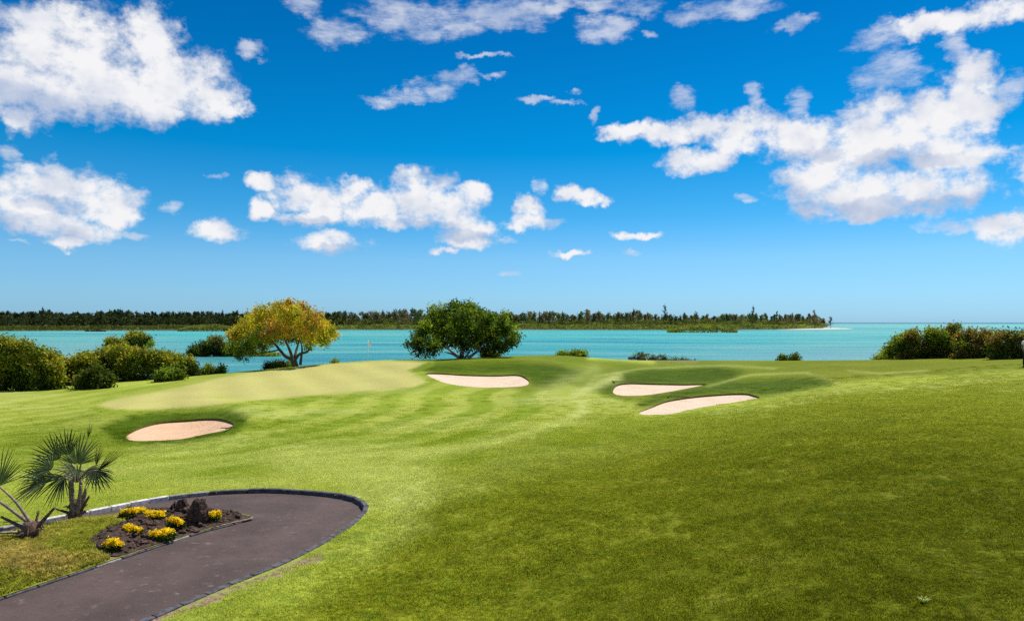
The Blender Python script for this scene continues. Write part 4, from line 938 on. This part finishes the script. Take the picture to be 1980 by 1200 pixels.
bush('tallest mangrove bush with a bumpy crown in the middle of the right thicket', 68, (1795,706), [(1745,650,706),(1765,636,706),(1785,640,707),(1800,630,707),(1820,634,707),(1845,628,708),(1862,636,708)], 7500, .085, (0,4,4,2), 32, rm, 6)
bush('russet topped mangrove bush with thin pale stems in the right thicket', 62, (1895,708), [(1855,640,708),(1875,634,708),(1890,640,709),(1905,634,709),(1920,642,710),(1935,640,710)], 6000, .08, (4,0,4,2), 33, rm, 10, mat='palebark')
bush('mangrove bush behind the golfer at the right photo edge', 56, (1965,710), [(1925,644,711),(1945,636,711),(1960,640,712),(1980,636,712),(2010,640,714),(2060,650,716),(2120,660,716)], 7500, .08, (4,0,2,2), 34, rm, 8)
# mangroves standing in the lagoon
bush('rounded mangrove standing alone in the lagoon left of the yellow tree', 150, (415,688), [(372,674,686),(380,664,688),(395,654,688),(412,649,688),(430,654,689),(445,664,689),(470,676,688),(500,682,688),(540,684,688)], 5500, .16, (4,0,1,2), 41, cat='mangrove', name='mangrove')
bush('taller mangrove with a flat domed crown and bare stems in the lagoon', 120, (265,672), [(243,652,664),(252,646,668),(265,643,670),(278,645,668),(288,652,664)], 2300, .13, (1,4,2), 42, cat='mangrove', name='mangrove')
bush('small mangrove left of the domed one in the lagoon', 112, (226,680), [(208,658,680),(215,653,682),(228,654,684),(240,660,684),(252,670,684)], 2000, .12, (1,0,2), 43, cat='mangrove', name='mangrove')
bush('tiny green sprig on a thin stem right of the domed mangrove', 118, (293,675), [(289,662,667),(293,660,668),(297,663,667)], 120, .11, (3,), 44, stems=1, cat='mangrove', name='mangrove')

# ------------------------------------------------------------------ far shore: land, mangrove fringe, casuarina wood
def D_of(py): return CAMZ * F / (py - HY)
SH = [(-500,639.5),(-200,640),(0,640),(200,639),(345,638.5),(440,638.5),(650,637.5),(800,637.5),(1000,637.5),(1200,638),(1300,638),(1430,637.5),(1520,636.8),(1585,635.5)]
sh = np.array(SH); front = np.c_[(sh[:, 0] - 990) / F * D_of(sh[:, 1]), D_of(sh[:, 1])]
Vf, Ff = [], []
for (x, y) in front:
    tp = min(max((1590 - (990 + x / y * F)) / 150, 0), 1)
    for (dy_, z) in ((-2, -.4), (3, .5), (25, 1.2), (160, 2.5), (330, 6.4 * tp + .1)): Vf.append((x * (1 + dy_ / 900), y + dy_, z * (.3 + .7 * tp) if z > 0 else z))
for i in range(len(front) - 1):
    for k in range(4): a = i * 5 + k; Ff.append((a, a + 5, a + 6, a + 1))
me = npmesh('far_shore', Vf, Ff); M['far_soil'] = simple('far_ground', (.06, .07, .02), (.16, .14, .06), .05, .95, 0)
tag(link('far_shore', me, M['far_soil']), kind='structure')
# sand spit at the right-hand end
sp = [(1500,637.3),(1540,637.5),(1600,637),(1640,636.2),(1652,635.2),(1630,634.3),(1600,633.4),(1570,633),(1520,634)]
Vb = [px3(a, HY + (b - HY), CAMZ * F / (b - HY)) for a, b in sp]; Vb = [(v.x, v.y, .12) for v in Vb]; cb = np.mean(Vb, 0); cb[2] = .7
me = bpy.data.meshes.new('beach'); me.from_pydata(Vb + [tuple(cb)] + [(v[0], v[1], -.6) for v in Vb], [], [(i, (i + 1) % 9, 9) for i in range(9)] + [((i + 1) % 9, i, 10 + i, 10 + (i + 1) % 9) for i in range(9)])
tag(link('beach', me, M['beach']), kind='structure')

def cloud_leaves(n, cx, cy, cz, rx, ry, rz, r_):
    v = r_.normal(size=(n, 3)); v /= np.linalg.norm(v, axis=1)[:, None]; v *= (r_.random(n) ** .4)[:, None]; return v * (rx, ry, rz) + (cx, cy, cz)
def tris_mesh(name, C, S, col, stretch=(1, 1)):
    n = len(C); a = rng.normal(size=(n, 3)); a[:, 2] += stretch[1] - 1; a /= np.linalg.norm(a, axis=1)[:, None]; b = rng.normal(size=(n, 3)); b = np.cross(a, b); b /= np.linalg.norm(b, axis=1)[:, None]; S = S[:, None]
    V = np.stack([C - b * S * .5 * stretch[0], C + b * S * .5 * stretch[0], C + a * S * 1.3], 1).reshape(-1, 3); i = np.arange(n)[:, None] * 3
    return npmesh(name, V, i + [0, 1, 2], np.repeat(col, 3, 0))
def casuarina(r_, h, wd, n=420):
    """feathery upright branches round a leader; returns leaf points from z=0"""
    out = []; nb = 16
    for k in range(nb):
        z0 = h * (.22 + .70 * k / nb); a = r_.random() * 6.283; ln = wd * (1.05 - .75 * k / nb) * r_.uniform(.6, 1.15); up = ln * r_.uniform(.3, .9)
        t_ = r_.random(n // nb) ** .7
        q = np.c_[np.cos(a) * ln * t_, np.sin(a) * ln * t_, z0 + up * t_] + r_.normal(size=(len(t_), 3)) * wd * .10 * np.array((1, 1, 1.2)); out.append(q)
    t_ = r_.random(n // 8); out.append(np.c_[r_.normal(size=len(t_)) * .12 * wd * (1 - t_), r_.normal(size=len(t_)) * .12 * wd * (1 - t_), h * (.5 + .5 * t_)])
    return np.concatenate(out)
# wood as one mass
FT = np.array([(-500,602),(0,601),(60,601),(85,596),(130,604),(200,601),(230,597),(270,603),(300,601),(400,602),(460,600),(650,603),(670,600),(690,606),(715,600),(740,604),(780,597),(830,600),(1000,604),(1040,602),(1080,601),(1105,606),(1135,598),(1190,604),(1225,598),(1260,606),(1300,608),(1380,608),(1450,604),(1500,604),(1540,606),(1585,606),(1610,622)])
r_ = np.random.default_rng(3); PC, PS, PCol, TV, TF = [], [], [], [], []
DK = np.array([(.045,.062,.025),(.06,.075,.03),(.085,.095,.04)]); BR = np.array([(.22,.20,.10),(.28,.22,.13),(.14,.19,.06),(.26,.27,.11)])
for px in np.concatenate([np.arange(-450, 660, 4.0), np.arange(640, 1000, 5.5), np.arange(1000, 1600, 7.0)]):
    px = px + r_.uniform(-3, 3); row = np.interp(px, sh[:, 0], sh[:, 1]); D = D_of(row) + r_.uniform(25, 90)
    top = np.interp(px, FT[:, 0], FT[:, 1]) + r_.uniform(-1.0, 7); zt = CAMZ + (HY - top) / F * D; h = max(zt - 1, 4)
    x = (px - 990) / F * D; left = px < 640; wd = h * (r_.uniform(.22, .36) if left else r_.uniform(.26, .5))
    q = casuarina(r_, h, wd, 520) + (x, D, 1.0); PC.append(q)
    pal = DK if left else (BR if px > 1000 or r_.random() < .5 else DK * 1.6)
    PCol.append(np.tile(pal[r_.integers(0, len(pal))] * r_.uniform(.7, 1.3), (len(q), 1))); PS.append(np.full(len(q), .85) * r_.uniform(.6, 1.5, len(q)))
# understorey
n = 60000; px = r_.uniform(-480, 1600, n); row = np.interp(px, sh[:, 0], sh[:, 1]); D = D_of(row) + r_.uniform(14, 100, n)
hh = np.where(px < 640, 15.0, 10.5) * (.55 + .45 * vnoise(px, D, 14, 4)) * np.clip((1625 - px) / 60, 0, 1)
z = 1 + hh * r_.random(n) ** .5; PC.append(np.c_[(px - 990) / F * D, D, z])
cl = np.where((px < 640)[:, None], np.array((.055,.075,.028)), np.array((.15,.17,.04))) * (.5 + 1.0 * vnoise(px, z * 9, 10, 7))[:, None]
PCol.append(cl); PS.append(r_.uniform(.7, 1.5, n))
o = link('casuarina_wood', tris_mesh('casuarina_wood', np.concatenate(PC), np.concatenate(PS), np.concatenate(PCol)), M['needle']); tag(o, 'dark casuarina wood along the far shore of the lagoon', 'wood', kind='stuff')
# mangrove fringe in front of the wood
n = 30000; px = r_.uniform(-480, 1592, n); row = np.interp(px, sh[:, 0], sh[:, 1]); D = D_of(row) + r_.uniform(-2, 22, n)
hh = (3.2 + 2.2 * vnoise(px, D * 0, 22, 5)) * np.clip((1600 - px) / 40, .2, 1); hh = np.where(px > 1000, hh * 1.25, hh)
z = .1 + hh * r_.random(n) ** .7
cl = np.array((.13,.16,.03)) * (.55 + .9 * vnoise(px, z * 6, 8, 6))[:, None] * np.where(px < 640, .65, 1.2)[:, None]
o = link('mangrove_fringe', tris_mesh('mangrove_fringe', np.c_[(px - 990) / F * D, D, z], r_.uniform(.5, 1.2, n), cl), M['leaf']); tag(o, 'low green mangrove belt at the water edge of the far shore', 'mangroves', kind='stuff')
def islet(label, x0, x1, row, top, n, c, seed, name='mangrove_islet'):
    D = D_of(row); r2 = np.random.default_rng(seed); px = r2.uniform(x0, x1, n); t_ = (px - x0) / (x1 - x0); hpx = (row - top) * np.sin(np.pi * np.clip(t_, .04, .96)) ** .45 * (.75 + .5 * vnoise(px, px * 0, 12, seed))
    dep = r2.uniform(0, 1, n) * (x1 - x0) / F * D * .25; z = r2.random(n) ** .7 * hpx / F * D; DD = D + dep
    o = link(name, tris_mesh(name, np.c_[(px - 990) / F * DD, DD, z + .1], r2.uniform(.4, .95, n), np.array(c) * (.55 + .9 * vnoise(px, z * 6, 6, seed))[:, None]), M['leaf'])
    tag(o, label, 'islet', kind='thing')
islet('low olive mangrove islet in the lagoon before the sand spit', 1290, 1426, 643, 629, 4200, (.20,.21,.04), 51)
islet('long low mangrove islet left of the yellow tree before the dark wood', 344, 470, 640.5, 627, 3600, (.17,.18,.04), 52)
islet('thin dark islet touching the water under the left wood', 165, 205, 640.8, 638.3, 400, (.03,.035,.015), 53)
# single casuarinas that stand out of the wood
lone = [(1286,587,'tallest slender casuarina with ragged top above the middle of the far wood',0),(1456,590,'dark bushy casuarina rising alone behind the mangrove islet',0),(1575,598,'russet casuarina near the right end of the far wood',1),(1606,612,'last reddish casuarina on the sand spit',1),(1225,596,'pair topped casuarina left of the tallest one on the far shore',0),(1135,597,'brownish broad casuarina above the low leafy crest bush',1),(1323,602,'thin casuarina just right of the tallest one',0),(1345,601,'pale wispy casuarina midway between the tallest and the dark bushy one',1),(1502,600,'casuarina just right of the dark bushy one',0),(1532,604,'small brown casuarina between the dark bushy one and the russet one',1),(1043,601,'casuarina just right of the dark green tree crown',0),(1088,601,'narrow casuarina right of the one beside the dark tree',0),(783,596,'spiky casuarina in the gap just left of the dark green tree',1),(740,598,'thin casuarina above the water behind the flag',0),(668,600,'casuarina just right of the yellow tree crown',0),(82,593,'highest dark casuarina over the left wood',2),(233,596,'dark casuarina over the left wood above the lagoon mangroves',2),(15,600,'dark casuarina at the far left photo edge',2),(196,599,'dark casuarina just left of the one above the lagoon mangroves',2),(430,599,'dark casuarina just left of the yellow tree crown',2),(280,600,'dark thin casuarina above the domed lagoon mangrove',2),(390,600,'dark casuarina above the lone rounded mangrove',2)]
for k, (px, top, lb, kd) in enumerate(lone):
    row = np.interp(px, sh[:, 0], sh[:, 1]); D = D_of(row) + (4 if px > 1550 else 24); z0 = .3 if px > 1590 else 1.0
    h = CAMZ + (HY - top) / F * D - z0; r2 = np.random.default_rng(60 + k)
    root = empty('casuarina_tree', px3(px, HY, D) + Vector((0, 0, z0 - CAMZ))); tag(root, lb, 'tree', 'casuarinas standing out of the far wood')
    q = casuarina(r2, h, h * (.17 if kd != 1 else .24), 800 if k < 4 else 600)
    c = np.array([(.075,.10,.045), (.24,.17,.10), (.045,.06,.03)][kd]) * r2.uniform(.6, 1.5, (len(q), 1))
    link('crown', tris_mesh('crown', q, np.full(len(q), .5) * r2.uniform(.6, 1.4, len(q)), c, (.8, 1.6)), M['needle'], root)
    mb = MB(); mb.tube([(0, 0, -.5), (0, 0, h * .5), (0, 0, h * .96)], [h * .02, h * .012, .03], 5); mb.build('trunk', M['bark'], root)

# ------------------------------------------------------------------ rough shore patch, flag, rakes, golfer
g = ground(1285, 697)
for k, (px, py, wd, ht) in enumerate([(1222,692,16,5),(1240,694,18,6),(1262,695,16,8),(1283,696,20,6),(1304,697,14,5),(1322,698,14,5),(1338,699,12,4)]):
    D = 84; q = px3(px, py, D); s = D / F
    o = link('shore_rock', rock_mesh(70 + k, wd * s * .5, wd * s * .5, ht * s * .6), M['shore_rock'], loc=(q.x, q.y, q.z)); lb = ['first','second','third','fourth','fifth','sixth','seventh'][k]
    tag(o, f'dark shore rock, {lb} from the left in the rocky patch behind the lawn', 'rock', 'dark rocks behind the back lawn')
bush('scrubby leafless bush on the shore rocks behind the lawn', 84, (1262,696), [(1228,684,695),(1245,680,696),(1262,682,697),(1275,684,697),(1292,690,697),(1325,692,699),(1345,696,699)], 800, .06, (4,2,2), 81, stems=9)

g = px3(712, 697.5, 70); gz = land_z(np.array([g.x]), np.array([g.y]))[0]
fl = empty('golf_flag', (g.x, g.y, gz)); tag(fl, 'white flag on a thin white pole standing on the putting green', 'flag')
ph = CAMZ - (657 - HY) / F * 70 - gz
mb = MB(); mb.tube([(0, 0, -.05), (0, 0, ph)], [.028, .022], 8); mb.build('pole', M['polewhite'], fl, smooth=True)
V, Fq = [], []
for i in range(9):
    for j in range(6):
        u, v = i / 8, j / 5; V.append((.02 + u * .30 + .02 * math.sin(v * 3), .07 * math.sin(u * 7 + v * 2) * u, ph - .02 - v * .42 - u * u * .34 - .05 * u * math.sin(v * 4)))
for i in range(8):
    for j in range(5): a = i * 6 + j; Fq.append((a, a + 6, a + 7, a + 1))
link('flag_cloth', npmesh('flag_cloth', V, Fq), M['white'], fl, smooth=True)

def rake(px, py, ang, label, ln=1.5):
    g = ground(px, py, base_z); root = empty('bunker_rake', g + Vector((0, 0, .05)), ang); tag(root, label, 'rake', 'rakes lying by the bunkers')
    mb = MB(); mb.tube([(0, 0, .02), (ln, 0, .0)], [.022, .018], 6); mb.build('handle', M['rakewood'], root, smooth=True)
    mb = MB(); mb.box((0, 0, .03), (.05, .62, .05)); hd = mb.build('rake_head', M['metal'], root)
    for k in range(11): mb = MB(); mb.tube([(0, -.28 + k * .056, .02), (0, -.28 + k * .056, -.07)], [.008, .004], 4); mb.build('tine', M['metal'], hd)
rake(445, 829, R(170), 'dark rake lying on the right rim of the nearest left bunker', .45)
rake(1186, 739, R(10), 'dark rake lying on the grass above the left tip of the teardrop bunker')
rake(1292, 768, R(-12), 'dark rake lying on the grass between the two right hand bunkers')

# golfer at the edge of the frame
g = ground(1984, 709); pe = empty('person', g); tag(pe, 'person in a white shirt and dark trousers standing at the right photo edge', 'person')
def skin(name, verts, edges, rad, mat, parent, root=0, sub=2):
    me = bpy.data.meshes.new(name); me.from_pydata(verts, edges, []); me.materials.append(mat); o = bpy.data.objects.new(name, me); COL.objects.link(o); o.parent = parent
    md = o.modifiers.new('skin', 'SKIN'); md.use_smooth_shade = True
    for k, s in enumerate(me.skin_vertices[0].data): s.radius = (rad[k], rad[k] * .9) if not hasattr(rad[k], '__len__') else rad[k]; s.use_root = (k == root)
    md2 = o.modifiers.new('sub', 'SUBSURF'); md2.levels = sub; md2.render_levels = sub; return o
Vb = [(0,0,.95),(0,0,1.12),(0,.01,1.32),(0,0,1.47),(0,-.02,1.56),(0,-.03,1.64),(0,-.03,1.74),
      (.19,0,1.42),(.25,.02,1.15),(.22,-.10,.95),(.205,-.15,.85),(-.19,0,1.42),(-.26,.02,1.15),(-.24,-.10,.95),(-.225,-.15,.85),
      (.10,0,.88),(.12,-.02,.50),(.12,.01,.10),(.12,-.12,.04),(-.10,0,.88),(-.13,-.01,.50),(-.15,.02,.10),(-.16,-.11,.04)]
Eb = [(0,1),(1,2),(2,3),(3,4),(4,5),(5,6),(3,7),(7,8),(8,9),(9,10),(3,11),(11,12),(12,13),(13,14),(0,15),(15,16),(16,17),(17,18),(0,19),(19,20),(20,21),(21,22)]
Rb = [(.15,.10),(.13,.09),(.16,.10),(.09,.07),.058,.108,.10,.058,.046,.038,.044,.058,.046,.038,.044,.085,.055,.04,.04,.085,.055,.04,.04]
skin('body', Vb, Eb, Rb, M['skin'], pe)
skin('shirt', [(0,0,.86), Vb[1], Vb[2], Vb[3], Vb[7], (.225,.01,1.26), Vb[11], (-.23,.01,1.26)], [(0,1),(1,2),(2,3),(3,4),(4,5),(3,6),(6,7)], [(.19,.135),(.17,.125),(.18,.12),(.12,.09),.075,.07,.075,.07], M['white'], pe)
skin('trousers', [(0,0,1.0)] + [Vb[k] for k in (15,16,17,19,20,21)], [(0,1),(1,2),(2,3),(0,4),(4,5),(5,6)], [(.165,.12),.11,.08,.07,.11,.08,.07], M['trouser'], pe)
skin('hair', [(0,.015,1.70),(0,.0,1.79)], [(0,1)], [.105,.09], M['hair'], pe, sub=2)
for s in (.12, -.155): skin('shoe', [(s,.05,.05),(s,-.06,.05),(s,-.16,.035)], [(0,1),(1,2)], [.055,.055,.045], M['trouser'], pe)
for s in (1, -1):
    hx = .205 if s > 0 else -.225
    for k in range(4): skin('finger', [(hx + (k - 1.5) * .018, -.15, .845), (hx + (k - 1.5) * .019, -.16, .80), (hx + (k - 1.5) * .017, -.15, .765 + .008 * abs(k - 1.5))], [(0,1),(1,2)], [.010,.009,.007], M['skin'], pe, sub=1)
    skin('thumb', [(hx - s * .02, -.16, .87), (hx - s * .045, -.175, .84), (hx - s * .045, -.175, .81)], [(0,1),(1,2)], [.011,.010,.008], M['skin'], pe, sub=1)
for s in (.03, -.03):
    mb = MB(); mb.tube([(s, -.115, 1.68), (s, -.128, 1.68)], [.012, .006], 6); mb.build('eye', M['hair'], pe)
mb = MB(); mb.tube([(0, -.115, 1.68), (0, -.15, 1.645), (0, -.12, 1.637)], [.010, .016, .012], 6); mb.build('nose', M['skin'], pe, smooth=True)
mb = MB(); mb.tube([(-.022, -.108, 1.612), (0, -.118, 1.610), (.022, -.108, 1.612)], [.004, .007, .004], 5); mb.build('mouth', M['palm_bark'], pe)
for s in (.095, -.095): mb = MB(); mb.tube([(s, -.03, 1.69), (s * 1.12, -.015, 1.665), (s, -.03, 1.63)], [.010, .016, .008], 6); mb.build('ear', M['skin'], pe, smooth=True)
# weed in the near turf
g = ground(1781, 1162); wd_ = empty('weed', g); tag(wd_, 'small pale weed sprouting in the near grass at lower right', 'weed')
for k in range(9):
    a = k * .7; mb = MB(); mb.tube([(0, 0, -.01), (math.cos(a) * .03, math.sin(a) * .03, .05), (math.cos(a) * .08, math.sin(a) * .08, .06)], [.005, .009, .001], 4)
    o = mb.build('leaf', None, wd_); setcol(o.data, np.tile((.50, .55, .22), (len(o.data.vertices), 1))); o.data.materials.append(M['leaf'])
